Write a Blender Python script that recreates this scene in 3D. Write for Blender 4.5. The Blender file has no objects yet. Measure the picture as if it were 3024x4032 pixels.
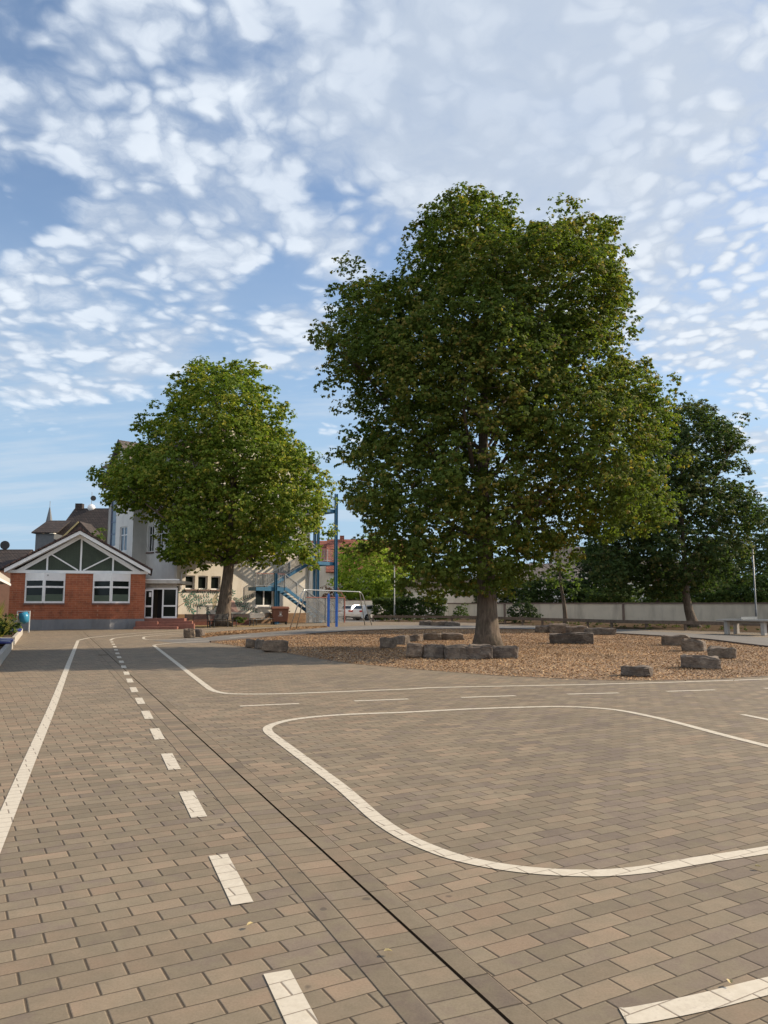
import bpy, bmesh, math, random
import numpy as np
from mathutils import Vector, noise as mnoise
R = math.radians
random.seed(7); RNG = np.random.default_rng(11)
S = bpy.context.scene
col = S.collection

# ------------------------------------------------------------------ camera, world, sun
F = 3050.0; H = 1.55; PITCH = math.atan((2378-2016)/F)
CP, SP = math.cos(PITCH), math.sin(PITCH)
cam = bpy.data.cameras.new('camera'); co = bpy.data.objects.new('camera', cam); col.objects.link(co)
co.location = (0, 0, H); co.rotation_euler = (R(90)+PITCH, 0, 0)
cam.sensor_fit = 'VERTICAL'; cam.sensor_height = 36; cam.lens = F/4032*36
cam.clip_start = 0.05; cam.clip_end = 3000
S.camera = co
S.render.resolution_x = 768; S.render.resolution_y = 1024
S.view_settings.view_transform = 'Standard'; S.view_settings.look = 'None'
S.view_settings.exposure = 0.55; S.view_settings.gamma = 1

def ray(x, y):
    X = (x-1512)/F; Y = (2016-y)/F
    return X, CP-Y*SP, SP+Y*CP
def G(x, y, z=0.0):
    r = ray(x, y); t = (z-H)/r[2]; return (r[0]*t, r[1]*t)
def at(x, y, D):
    r = ray(x, y); t = D/r[1]; return Vector((r[0]*t, D, H+r[2]*t))

SUN_AZ, SUN_EL = 71.0, 30.0
sd = Vector((math.sin(R(SUN_AZ))*math.cos(R(SUN_EL)), math.cos(R(SUN_AZ))*math.cos(R(SUN_EL)), math.sin(R(SUN_EL))))
sl = bpy.data.lights.new('sun', 'SUN'); sl.energy = 4.3; sl.angle = R(0.55); sl.color = (1, .84, .64)
so = bpy.data.objects.new('sun', sl); col.objects.link(so); so.rotation_euler = sd.to_track_quat('Z', 'Y').to_euler()

class NT:
    def __init__(s, tree): s.t = tree
    def n(s, typ, **kw):
        nd = s.t.nodes.new(typ)
        for k, v in kw.items():
            if k[0] == 'i' and k[1:].isdigit(): s.set(nd.inputs[int(k[1:])], v)
            else: setattr(nd, k, v)
        return nd
    def set(s, sock, v):
        if hasattr(v, 'is_linked') or isinstance(v, bpy.types.NodeSocket): s.t.links.new(v, sock)
        elif v is not None: sock.default_value = v
    def m(s, op, a, b=None, c=None, clamp=False):
        nd = s.t.nodes.new('ShaderNodeMath'); nd.operation = op; nd.use_clamp = clamp
        for i, v in enumerate((a, b, c)):
            if v is not None: s.set(nd.inputs[i], v)
        return nd.outputs[0]
    def vm(s, op, a, b=None, out=0):
        nd = s.t.nodes.new('ShaderNodeVectorMath'); nd.operation = op
        s.set(nd.inputs[0], a)
        if b is not None: s.set(nd.inputs[1], b)
        return nd.outputs['Value'] if out == 'v' else nd.outputs[0]
    def mix(s, f, a, b, mode='MIX'):
        nd = s.t.nodes.new('ShaderNodeMix'); nd.data_type = 'RGBA'; nd.blend_type = mode
        s.set(nd.inputs['Factor'], f)
        for k, v in ((6, a), (7, b)):
            if isinstance(v, tuple): v = tuple(v)+(1,) if len(v) == 3 else v
            s.set(nd.inputs[k], v)
        return nd.outputs[2]
    def ramp(s, f, stops, interp='LINEAR'):
        nd = s.t.nodes.new('ShaderNodeValToRGB'); cr = nd.color_ramp; cr.interpolation = interp
        while len(cr.elements) > 1: cr.elements.remove(cr.elements[-1])
        for i, (p, c) in enumerate(stops):
            e = cr.elements[0] if i == 0 else cr.elements.new(p)
            e.position = p; e.color = tuple(c)+(1,) if len(c) == 3 else c
        s.set(nd.inputs[0], f); return nd.outputs[0]
    def mr(s, v, a, b, c=0., d=1., smooth=False):
        nd = s.t.nodes.new('ShaderNodeMapRange'); nd.interpolation_type = 'SMOOTHSTEP' if smooth else 'LINEAR'
        for i, x in enumerate((v, a, b, c, d)): s.set(nd.inputs[i], x)
        return nd.outputs[0]
    def noise(s, vec, scale, detail=3, rough=.5, dist=0., out=0):
        nd = s.t.nodes.new('ShaderNodeTexNoise')
        if vec is not None: s.set(nd.inputs['Vector'], vec)
        nd.inputs['Scale'].default_value = scale; nd.inputs['Detail'].default_value = detail
        nd.inputs['Roughness'].default_value = rough; nd.inputs['Distortion'].default_value = dist
        return nd.outputs[out]
    def sep(s, v):
        nd = s.t.nodes.new('ShaderNodeSeparateXYZ'); s.set(nd.inputs[0], v); return nd.outputs
    def comb(s, x, y, z=0.):
        nd = s.t.nodes.new('ShaderNodeCombineXYZ')
        for i, v in enumerate((x, y, z)): s.set(nd.inputs[i], v)
        return nd.outputs[0]

w = bpy.data.worlds.new('World'); S.world = w; w.use_nodes = True
w.cycles.sampling_method = 'MANUAL'; w.cycles.sample_map_resolution = 256
nt = w.node_tree; nt.nodes.clear(); N = NT(nt)
wo = N.n('ShaderNodeOutputWorld'); bg = N.n('ShaderNodeBackground')
sky = N.n('ShaderNodeTexSky', sky_type='NISHITA', sun_disc=False)
sky.sun_elevation = R(SUN_EL); sky.sun_rotation = R(SUN_AZ); sky.air_density = 1.0; sky.dust_density = .6; sky.ozone_density = 1.6
d = N.n('ShaderNodeTexCoord').outputs['Generated']
d = N.vm('NORMALIZE', d)
dx, dy, dz = N.sep(d)[:3]
dzz = N.m('ADD', N.m('MAXIMUM', dz, 0.0), .20)
uv = N.comb(N.m('DIVIDE', dx, dzz), N.m('DIVIDE', dy, dzz), 0.)
# cloud cover: banks of altocumulus (pixel, radius, weight), negative where the blue shows
blobs = [(1512, -200, 1500, .42), (700, 350, 900, .42), (150, 300, 600, .26), (2500, 500, 1000, .70), (2600, 1000, 650, .50), (2800, 100, 600, .2), (1500, 550, 500, .20),
         (520, 1180, 400, 1.1), (180, 1330, 380, .95), (760, 980, 300, .50), (620, 720, 330, .34), (500, 900, 200, .2),
         (300, 800, 210, -.42), (60, 900, 220, -.42), (1010, 900, 210, .34), (1150, 1330, 230, .6), (1300, 1010, 190, .5), (1150, 1400, 300, .3), (1330, 830, 230, -.20), (1080, 1130, 200, -.30), (900, 1180, 120, -.15),
         (2850, 1220, 330, .95), (2750, 1450, 200, -.30), (2980, 1640, 190, .42), (2980, 1860, 220, .45), (1350, 1780, 170, .38), (60, 60, 230, -.22),
         (-900, 700, 900, .5), (3900, 900, 900, .5)]
unseen_clouds = [((0, -1, .55), 1.25, .6), ((1, -.5, .5), .6, .4), ((-1, -.3, .7), .7, .4), ((0, .3, 1), .5, .4)]  # clouds outside the view; the bank behind the camera is added for fill
cov = None
for (v, r, wt) in [(ray(b[0], b[1]), b[2]/F, b[3]) for b in blobs]+unseen_clouds:
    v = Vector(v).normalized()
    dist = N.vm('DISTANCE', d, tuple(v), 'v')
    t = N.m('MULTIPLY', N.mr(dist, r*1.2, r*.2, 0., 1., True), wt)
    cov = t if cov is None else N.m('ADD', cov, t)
cov = N.m('MINIMUM', cov, .84)
warp = N.noise(uv, 1.6, 3, .5, out=1)
warp2 = N.noise(uv, 9., 3, .6, out=1)
uvw = N.vm('ADD', N.vm('ADD', uv, N.vm('MULTIPLY', warp, (.18, .18, 0))), N.vm('MULTIPLY', warp2, (.085, .085, 0)))
n1 = N.noise(uvw, 2.6, 4, .5)
n2 = N.noise(uvw, 15, 7, .66)
n3 = N.noise(uvw, 40, 4, .6)
def vor(sc, sm):
    v_ = N.n('ShaderNodeTexVoronoi', feature='F1'); nt.links.new(uvw, v_.inputs['Vector']); v_.inputs['Scale'].default_value = sc
    return N.mr(v_.outputs['Distance'], .08, .62, 1., 0.)
p1 = vor(9.5, .45); p2 = vor(23, .4)
# small ripples dominate on the sunward side, bigger puffs elsewhere
rip = N.mr(dx, .05, .35, 0., 1., True)
puff = N.m('ADD', N.m('MULTIPLY', p1, N.mr(rip, 0., 1., .50, .25)), N.m('MULTIPLY', p2, N.mr(rip, 0., 1., .42, .62)))
fine = N.m('ADD', N.m('ADD', N.m('MULTIPLY', puff, .80), N.m('MULTIPLY', n2, .50)), N.m('MULTIPLY', n3, .18))
soft = N.m('MULTIPLY', N.mr(N.vm('DISTANCE', d, tuple(Vector(ray(2050, 330)).normalized()), 'v'), .34, .05, 0., 1., True), 1.)
dens = N.m('ADD', N.m('ADD', fine, N.m('MULTIPLY', n1, .80)), cov)
dens = N.m('ADD', dens, N.m('MULTIPLY', soft, .35))
alpha = N.mr(dens, 1.33, 1.90, 0., 1., True)
alpha = N.m('ADD', N.m('MULTIPLY', alpha, .80), N.m('MULTIPLY', N.m('MULTIPLY', N.mr(N.noise(uvw, 4., 4, .6), .35, .65), cov), .24), clamp=True)
body = N.mr(N.m('ADD', N.m('MULTIPLY', puff, .75), N.m('MULTIPLY', n2, .7)), .36, .80, 0., 1., True)
body = N.m('MULTIPLY', body, N.mr(soft, 0., 1., 1., .35))
ccol = N.mix(body, (.37, .43, .52), (.58, .63, .69))
sunside = N.m('MAXIMUM', N.vm('DOT_PRODUCT', d, tuple(sd), 'v'), 0.)
ccol = N.mix(N.m('MULTIPLY', N.m('POWER', sunside, 3.), N.mr(body, 0., 1., .25, .6)), ccol, (.62, .63, .64))
fill_mask = N.mr(N.vm('DOT_PRODUCT', d, (sd.x, sd.y, 0.), 'v'), -.1, -.8, 0., 1., True)
fill_mask = N.m('MULTIPLY', N.m('MAXIMUM', fill_mask, 0.), N.mr(dy, .25, -.1, 0., 1., True))
fill_mask = N.m('MAXIMUM', fill_mask, N.mr(dy, .0, -.4, 0., 1., True))
ccol = N.mix(fill_mask, ccol, (1.5, 1.46, 1.4))  # unseen clouds away from the sun brightened as added fill light
skyc = N.vm('MULTIPLY', sky.outputs[0], (.115, .115, .118))
# pale band of haze at the horizon belongs to the sky itself
skyc = N.mix(N.mr(dz, .0, .50, .92, .10, True), skyc, (.27, .40, .54))
strk = N.noise(N.vm('MULTIPLY', uv, (1.1, 4.5, 0)), 1.1, 5, .62)
strk = N.m('MULTIPLY', N.m('MULTIPLY', N.mr(strk, .44, .66, 0., 1., True), .55), N.m('MULTIPLY', N.mr(dz, .02, .10, 0., 1., True), N.mr(dz, .22, .40, 1., 0., True)))
skyc = N.mix(strk, skyc, (.42, .49, .57))
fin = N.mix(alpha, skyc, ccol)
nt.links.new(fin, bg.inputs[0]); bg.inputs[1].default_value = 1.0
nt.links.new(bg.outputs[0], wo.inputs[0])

# ------------------------------------------------------------------ materials
MATS = {}
def newmat(name):
    m = bpy.data.materials.new(name); m.use_nodes = True; m.node_tree.nodes.clear()
    n = NT(m.node_tree); o = n.n('ShaderNodeOutputMaterial'); b = n.n('ShaderNodeBsdfPrincipled')
    m.node_tree.links.new(b.outputs[0], o.inputs[0])
    MATS[name] = m
    return m, n, b, o
def bump(n, b, h, strength=.3, dist=.01):
    bp = n.n('ShaderNodeBump'); bp.inputs['Strength'].default_value = strength; bp.inputs['Distance'].default_value = dist
    n.set(bp.inputs['Height'], h); n.t.links.new(bp.outputs[0], b.inputs['Normal'])
def plain(name, c, rough=.7, var=.15, scale=3., metal=0., bmp=.0, spec=.5, dirt=None):
    m, n, b, o = newmat(name)
    p = n.n('ShaderNodeTexCoord').outputs['Object']
    f = n.noise(p, scale, 5, .6)
    lo = tuple(x*(1-var) for x in c); hi = tuple(min(1, x*(1+var)) for x in c)
    cc = n.mix(n.mr(f, .3, .7), lo, hi)
    if dirt:
        f2 = n.noise(n.vm('MULTIPLY', p, (1, 1, .25)), scale*1.7, 6, .65)
        cc = n.mix(n.m('MULTIPLY', n.mr(f2, .48, .75), dirt[1]), cc, dirt[0])
    n.set(b.inputs['Base Color'], cc)
    b.inputs['Roughness'].default_value = rough; b.inputs['Metallic'].default_value = metal
    b.inputs['Specular IOR Level'].default_value = spec
    if bmp: bump(n, b, n.noise(p, scale*12, 4, .6), bmp, .01)
    return m
WN = lambda n, v: (lambda nd: (n.set(nd.inputs[0], v), nd.outputs[0])[1])(n.n('ShaderNodeTexWhiteNoise', noise_dimensions='3D'))

def paver_nodes(n, ang, ox, oy, L, W, half=True, wob=True):
    """returns (joint mask 1=joint, per-brick random, edge-height)"""
    P = n.n('ShaderNodeNewGeometry').outputs['Position']
    x, y, z = n.sep(P)[:3]
    ca, sa = math.cos(R(ang)), math.sin(R(ang))
    xo = n.m('SUBTRACT', x, ox); yo = n.m('SUBTRACT', y, oy)
    u = n.m('ADD', n.m('MULTIPLY', xo, ca), n.m('MULTIPLY', yo, sa))
    v = n.m('SUBTRACT', n.m('MULTIPLY', yo, ca), n.m('MULTIPLY', xo, sa))
    if wob:
        w1 = n.noise(P, 1.7, 2, .5)
        v = n.m('ADD', v, n.m('MULTIPLY', n.m('SUBTRACT', w1, .5), .02))
    vr = n.m('DIVIDE', v, W); row = n.m('FLOOR', vr); fv = n.m('SUBTRACT', vr, row)
    if half:
        u = n.m('ADD', u, n.m('MULTIPLY', n.m('MODULO', n.m('ABSOLUTE', row), 2.), L/2))
        u = n.m('ADD', u, n.m('MULTIPLY', n.m('SUBTRACT', WN(n, n.comb(row, 3.3, 1.)), .5), .02))
    ur = n.m('DIVIDE', u, L); cell = n.m('FLOOR', ur); fu = n.m('SUBTRACT', ur, cell)
    rnd = WN(n, n.comb(cell, row, 0.)); rnd2 = WN(n, n.comb(cell, row, 7.7))
    eu = n.m('MULTIPLY', n.m('SUBTRACT', .5, n.m('ABSOLUTE', n.m('SUBTRACT', fu, .5))), L)
    ev = n.m('MULTIPLY', n.m('SUBTRACT', .5, n.m('ABSOLUTE', n.m('SUBTRACT', fv, .5))), W)
    wv = n.noise(P, 60, 2, .6)
    eu2 = n.m('ADD', eu, n.m('MULTIPLY', n.m('SUBTRACT', wv, .5), .004))
    ev2 = n.m('ADD', ev, n.m('MULTIPLY', n.m('SUBTRACT', wv, .5), .003))
    ju = n.mr(eu2, .0036, .0060, 1., 0.); jv = n.mr(ev2, .0020, .0040, .95, 0.)
    J = n.m('MAXIMUM', ju, jv)
    hgt = n.m('MINIMUM', n.mr(eu, .002, .009), n.mr(ev, .001, .006))
    return P, J, rnd, rnd2, hgt
BRK = (29.2, .7613, 3.1918, .2670, .1262)
DRAIN_A = 23.0
def paver_mat(name, args, half=True, dark=1.0, wob=True):
    m, n, b, o = newmat(name)
    P, J, r1, r2, hgt = paver_nodes(n, *args, half=half, wob=wob)
    loc = n.noise(P, 5.5, 3, .6); big = n.noise(P, .35, 3, .5); fine = n.noise(P, 90, 4, .7); mid = n.noise(P, 22, 4, .65)
    sel = n.m('ADD', n.m('MULTIPLY', r1, .55), n.m('MULTIPLY', n.mr(loc, .25, .75), .45))
    sel = n.m('ADD', sel, n.m('MULTIPLY', n.m('SUBTRACT', big, .5), .75))
    sel = n.m('SUBTRACT', sel, n.mr(n.sep(P)[0], -1., 3., 0., .13))
    k = dark*.69
    c = n.ramp(sel, [(.02, (.225*k, .180*k, .150*k)), (.2, (.252*k, .202*k, .158*k)), (.34, (.270*k, .226*k, .160*k)), (.50, (.298*k, .242*k, .172*k)), (.64, (.328*k, .258*k, .182*k)), (.78, (.358*k, .268*k, .190*k)), (.98, (.39*k, .288*k, .20*k))])
    c = n.mix(n.m('MULTIPLY', n.mr(mid, .3, .7), .22), c, (.34*k, .30*k, .24*k), 'MIX')
    c = n.mix(1., c, n.ramp(fine, [(.25, (.80, .80, .80)), (.6, (1.04, 1.04, 1.04))]), 'MULTIPLY')
    br = n.mr(r2, 0., 1., .86, 1.12)
    c = n.vm('SCALE', c); 
    sc = n.t.nodes[-1]; n.set(sc.inputs['Scale'], br)
    st1 = n.noise(P, 1.1, 5, .7); c = n.mix(n.m('MULTIPLY', n.mr(st1, .50, .72), .26), c, (.115, .092, .068))
    # faint scuffed traces of wheels running with the yard
    px_, py_, pz_ = n.sep(P)[:3]; tr = n.noise(n.comb(n.m('ADD', n.m('MULTIPLY', px_, 2.2), n.m('MULTIPLY', py_, .9)), n.m('MULTIPLY', py_, .12), 0.), 1.6, 3, .6)
    c = n.mix(n.m('MULTIPLY', n.mr(tr, .56, .74), .16), c, (.33, .29, .22))
    spots = n.mr(n.noise(P, 7.3, 1, .4), .755, .79)
    c = n.mix(n.m('MULTIPLY', spots, .6), c, (.06, .05, .045))
    c = n.mix(1., c, (1.035, 1.0, .935), 'MULTIPLY')
    c = n.mix(n.m('MULTIPLY', J, .93), c, (.058, .042, .027))
    n.set(b.inputs['Base Color'], c); b.inputs['Roughness'].default_value = .88; b.inputs['Specular IOR Level'].default_value = .3
    tilt = n.m('MULTIPLY', r2, .12)
    h = n.m('ADD', n.m('ADD', n.m('MULTIPLY', hgt, 1.), n.m('MULTIPLY', fine, .14)), tilt)
    bump(n, b, h, .5, .006)
    return m
M = {}
M['pavers'] = paver_mat('paving_bricks', BRK)
M['band_long'] = paver_mat('band_bricks', (DRAIN_A+90, .32604-.06*0, 3.4283, .265, .40), half=False, dark=.88, wob=False)
def paint_mat(name, args):
    m, n, b, o = newmat(name)
    P, J, r1, r2, hgt = paver_nodes(n, *args)
    mid = n.noise(P, 18, 5, .7); fine = n.noise(P, 120, 3, .7)
    c = n.mix(n.mr(mid, .35, .7), (.52, .46, .355), (.60, .54, .43))
    wear = n.m('MULTIPLY', n.mr(n.m('ADD', n.m('MULTIPLY', n.noise(P, 38, 6, .78), .7), n.m('MULTIPLY', n.noise(P, 1.7, 3, .6), .3)), .53, .66), .65)
    c = n.mix(wear, c, (.40, .34, .27))
    c = n.mix(n.m('MULTIPLY', J, .80), c, (.15, .11, .075))
    n.set(b.inputs['Base Color'], c); b.inputs['Roughness'].default_value = .7
    bump(n, b, n.m('ADD', hgt, n.m('MULTIPLY', fine, .15)), .22, .006)
    return m
M['paint'] = paint_mat('road_paint', BRK)
def asphalt():
    m, n, b, o = newmat('asphalt')
    P = n.n('ShaderNodeNewGeometry').outputs['Position']
    f = n.noise(P, 70, 4, .8); g = n.noise(P, .6, 4, .6)
    c = n.mix(n.mr(g, .3, .7), (.130, .118, .102), (.17, .155, .134))
    c = n.mix(1., c, n.ramp(f, [(.3, (.75, .75, .75)), (.7, (1.2, 1.2, 1.2))]), 'MULTIPLY')
    n.set(b.inputs['Base Color'], c); b.inputs['Roughness'].default_value = .85
    bump(n, b, f, .4, .01); return m
M['asphalt'] = asphalt()
def chipbed():
    m, n, b, o = newmat('chip_bed')
    P = n.n('ShaderNodeNewGeometry').outputs['Position']
    v = n.n('ShaderNodeTexVoronoi'); n.set(v.inputs['Vector'], n.vm('MULTIPLY', P, (1, 1, 1))); v.inputs['Scale'].default_value = 22
    g = n.noise(P, .8, 4, .6)
    c = n.ramp(n.sep(v.outputs['Color'])[0], [(.0, (.09, .05, .028)), (.45, (.21, .13, .072)), (.8, (.36, .235, .13)), (1., (.52, .38, .22))])
    c = n.mix(n.m('MULTIPLY', n.mr(g, .45, .75), .45), c, (.10, .065, .04))
    n.set(b.inputs['Base Color'], c); b.inputs['Roughness'].default_value = .95
    bump(n, b, n.m('ADD', v.outputs['Distance'], n.noise(P, 5, 4, .6)), .8, .03); return m
M['chipbed'] = chipbed()
def attr_mat(name, rough=.8, trans=0., spec=.3, cname='Col'):
    m, n, b, o = newmat(name)
    a = n.n('ShaderNodeAttribute', attribute_name=cname).outputs['Color']
    n.set(b.inputs['Base Color'], a); b.inputs['Roughness'].default_value = rough; b.inputs['Specular IOR Level'].default_value = spec
    if trans:
        t = n.n('ShaderNodeBsdfTranslucent'); n.set(t.inputs[0], n.mix(1., a, (1.5, 1.65, .8), 'MULTIPLY'))
        ms = n.n('ShaderNodeMixShader'); ms.inputs[0].default_value = trans
        n.t.links.new(b.outputs[0], ms.inputs[1]); n.t.links.new(t.outputs[0], ms.inputs[2]); n.t.links.new(ms.outputs[0], o.inputs[0])
    return m
M['leaf'] = attr_mat('leaves', .7, .42, .12)
M['chips'] = attr_mat('chips', .9)
def bark():
    m, n, b, o = newmat('bark')
    p = n.n('ShaderNodeTexCoord').outputs['Object']
    q = n.vm('MULTIPLY', p, (1, 1, .18))
    f = n.noise(q, 14, 5, .7, .6); g = n.noise(p, 2.5, 3, .6)
    c = n.ramp(f, [(.3, (.055, .040, .028)), (.55, (.145, .108, .078)), (.75, (.25, .195, .14))])
    c = n.mix(n.m('MULTIPLY', n.mr(g, .5, .75), .35), c, (.09, .10, .06))
    n.set(b.inputs['Base Color'], c); b.inputs['Roughness'].default_value = .95
    bump(n, b, f, 1., .05); return m
M['bark'] = bark()
def stone_mat():
    m, n, b, o = newmat('quarried_stone')
    p = n.n('ShaderNodeNewGeometry').outputs['Position']
    f = n.noise(p, 4, 6, .65); g = n.noise(n.vm('MULTIPLY', p, (1, 1, 3.5)), 9, 5, .7); h = n.noise(p, 1.3, 2)
    c = n.ramp(f, [(.3, (.075, .060, .048)), (.5, (.135, .108, .086)), (.68, (.23, .19, .145))])
    c = n.mix(n.m('MULTIPLY', n.mr(h, .45, .7), .45), c, (.21, .155, .11))
    c = n.mix(1., c, n.ramp(g, [(.3, (.6, .6, .6)), (.6, (1.1, 1.1, 1.1))]), 'MULTIPLY')
    oi = n.n('ShaderNodeObjectInfo').outputs['Random']
    c = n.mix(1., c, n.ramp(oi, [(.0, (.78, .76, .76)), (.4, (1.0, .98, .94)), (.7, (1.25, 1.12, .98)), (1., (1.0, 1.02, 1.04))]), 'MULTIPLY')
    lich = n.mr(n.noise(p, 14, 6, .75), .58, .66)
    c = n.mix(n.m('MULTIPLY', lich, .45), c, (.34, .32, .26))
    n.set(b.inputs['Base Color'], c); b.inputs['Roughness'].default_value = .92
    bump(n, b, n.m('ADD', f, g), .7, .03); return m
M['stone'] = stone_mat()
def wallbrick(name, L, W, cols, mortar, jw=.006):
    m, n, b, o = newmat(name)
    p = n.n('ShaderNodeTexCoord').outputs['Object']; x, y, z = n.sep(p)[:3]
    br = n.n('ShaderNodeTexBrick'); n.set(br.inputs['Vector'], n.comb(n.m('ADD', x, n.m('MULTIPLY', y, 1.)), z, 0.))
    br.inputs['Scale'].default_value = 1; br.inputs['Brick Width'].default_value = L; br.inputs['Row Height'].default_value = W
    br.inputs['Mortar Size'].default_value = jw; br.inputs['Mortar Smooth'].default_value = .2
    br.inputs['Color1'].default_value = cols[0]+(1,); br.inputs['Color2'].default_value = cols[1]+(1,); br.inputs['Mortar'].default_value = mortar+(1,)
    f = n.noise(p, 2.2, 6, .7)
    c = n.mix(1., br.outputs[0], n.ramp(f, [(.3, (.62, .64, .66)), (.5, (.95, .95, .95)), (.7, (1.18, 1.12, 1.1))]), 'MULTIPLY')
    n.set(b.inputs['Base Color'], c); b.inputs['Roughness'].default_value = .9
    bump(n, b, n.m('SUBTRACT', 1., br.outputs['Fac']), .4, .01); return m
M['brick'] = wallbrick('red_brick', .42, .135, ((.36, .112, .050), (.29, .084, .040)), (.38, .19, .11), .009)
M['plinthbrick'] = wallbrick('brown_stone_plinth', .5, .16, ((.27, .16, .08), (.20, .115, .06)), (.12, .08, .05))
def tiles(name, c1, c2, sx=.3, sz=.33):
    m, n, b, o = newmat(name)
    p = n.n('ShaderNodeTexCoord').outputs['Object']; x, y, z = n.sep(p)[:3]
    br = n.n('ShaderNodeTexBrick'); n.set(br.inputs['Vector'], n.comb(n.m('ADD', x, y), z, 0.)); br.offset = 0.
    br.inputs['Scale'].default_value = 1; br.inputs['Brick Width'].default_value = sx; br.inputs['Row Height'].default_value = sz
    br.inputs['Mortar Size'].default_value = .03; br.inputs['Mortar Smooth'].default_value = .8
    br.inputs['Color1'].default_value = c1+(1,); br.inputs['Color2'].default_value = c2+(1,)
    br.inputs['Mortar'].default_value = tuple(x*.35 for x in c2)+(1,)
    f = n.noise(p, 1.2, 5, .65)
    c = n.mix(1., br.outputs[0], n.ramp(f, [(.3, (.7, .7, .7)), (.7, (1.2, 1.2, 1.2))]), 'MULTIPLY')
    n.set(b.inputs['Base Color'], c); b.inputs['Roughness'].default_value = .85
    bump(n, b, n.m('SUBTRACT', 1., br.outputs['Fac']), .8, .04); return m
M['tile_brown'] = tiles('brown_tiles', (.10, .055, .042), (.075, .042, .035))
M['tile_dark'] = tiles('dark_tiles', (.062, .044, .036), (.042, .032, .027))
M['tile_grey'] = tiles('grey_tiles', (.16, .135, .12), (.11, .095, .085))
M['tile_red'] = tiles('red_tiles', (.36, .12, .07), (.26, .085, .055))
M['white'] = plain('white_paint', (.74, .73, .71), .5, .05)
M['whitewall'] = plain('white_render', (.68, .66, .62), .9, .07, 1.2, bmp=.15, dirt=((.42, .39, .35), .25))
M['creamwall'] = plain('cream_render', (.66, .61, .52), .9, .08, .9, bmp=.15, dirt=((.36, .30, .23), .45))
M['perim'] = plain('wall_render', (.58, .51, .40), .92, .08, .7, bmp=.2, dirt=((.26, .22, .17), .65))
M['coping'] = plain('wall_coping', (.17, .12, .095), .9, .2)
M['concrete'] = plain('concrete', (.42, .39, .34), .85, .12, 2.5, bmp=.25, dirt=((.24, .21, .17), .5))
M['plinth'] = plain('grey_plinth', (.20, .20, .205), .9, .1, 2., dirt=((.3, .28, .25), .3))
M['greenboard'] = plain('green_boards', (.035, .05, .028), .6, .25, 2.)
M['glass'] = plain('dark_glass', (.012, .016, .014), .12, .3, .6, spec=.22)
M['blind'] = plain('green_blind', (.06, .085, .055), .5, .1, 2.)
M['blueframe'] = plain('blue_frame', (.09, .12, .2), .4, .1)
M['skyglass'] = plain('sky_glass', (.10, .13, .17), .05, .1, spec=1.)
M['browntrim'] = plain('brown_trim', (.16, .085, .065), .7, .15)
M['redstep'] = plain('red_tile_step', (.22, .085, .058), .75, .15, 4.)
M['black'] = plain('unlit_interior', (.012, .011, .010), .8, .1)  # black stands in for the shade inside the open doorway
M['blacksteel'] = plain('black_steel', (.03, .029, .028), .45, .2, metal=.3)
M['steel'] = plain('galvanised_steel', (.42, .42, .41), .35, .12, 8, metal=.75)
M['greysteel'] = plain('grey_steel', (.22, .23, .23), .5, .1, 5, metal=.3)
M['teal'] = plain('teal_steel', (.025, .125, .225), .45, .15, 4)
M['bluepost'] = plain('blue_post_paint', (.03, .13, .46), .5, .12, 4)
M['redframe'] = plain('red_lead_frame', (.22, .07, .05), .6, .15, 5)
M['bin'] = plain('brown_plastic', (.17, .065, .038), .5, .12, 3)
M['rubber'] = plain('rubber', (.02, .02, .02), .8, .1)
M['carpaint'] = plain('white_car_paint', (.68, .68, .67), .2, .03)
M['carglass'] = plain('car_glass', (.03, .035, .035), .05, .1, spec=.8)
M['taillight'] = plain('red_light', (.45, .02, .015), .25, .1)
M['alloy'] = plain('alloy', (.45, .45, .45), .3, .1, metal=.8)
M['wood'] = plain('weathered_wood', (.15, .115, .09), .95, .25, 6, bmp=.4, spec=.05)
M['dirt'] = plain('dirt', (.10, .07, .048), 1., .35, 4, bmp=.8, spec=.0, dirt=((.05, .055, .025), .8))
M['grass'] = plain('rough_ground', (.10, .10, .05), .95, .35, 1, bmp=.5)
M['litter'] = plain('leaf_litter', (.30, .22, .12), 1., .4, 12, bmp=.6, spec=0.)
M['cushion'] = plain('blue_plastic', (.025, .035, .19), .35, .1)
M['bluebag'] = plain('blue_bag', (.03, .22, .36), .35, .1)
M['tabletop'] = plain('table_concrete', (.40, .37, .33), .7, .1, 6)
M['tabledark'] = plain('table_dark_top', (.10, .115, .115), .4, .1)
M['spire'] = plain('slate', (.09, .10, .11), .6, .15)
M['slotiron'] = plain('drain_iron', (.010, .008, .006), 1., .2, spec=0.)
M['ochre'] = plain('timber_ochre', (.42, .33, .15), .7, .1)
M['orangewall'] = plain('orange_wall', (.48, .23, .13), .85, .1)
M['mgreen'] = plain('mural_green', (.05, .17, .12), .85, .3, 3)
M['mgrey'] = plain('mural_grey_green', (.09, .13, .10), .85, .3, 3)
M['mpink'] = plain('mural_pink', (.56, .36, .30), .85, .15, 3)
M['mtan'] = plain('mural_tan', (.36, .31, .20), .85, .15, 3)
M['mbrown'] = plain('mural_brown', (.28, .17, .12), .85, .15, 3)
M['meshpanel'] = None
def mesh_mat():
    m, n, b, o = newmat('expanded_metal')
    p = n.n('ShaderNodeTexCoord').outputs['Object']
    b.inputs['Base Color'].default_value = (.24, .24, .235, 1); b.inputs['Metallic'].default_value = .5; b.inputs['Roughness'].default_value = .5
    x, y, z = n.sep(p)[:3]; f = n.noise(p, 1.5, 3)
    a = n.mr(f, .3, .7, .26, .44)
    n.set(b.inputs['Alpha'], a); return m
M['meshpanel'] = mesh_mat()

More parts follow.
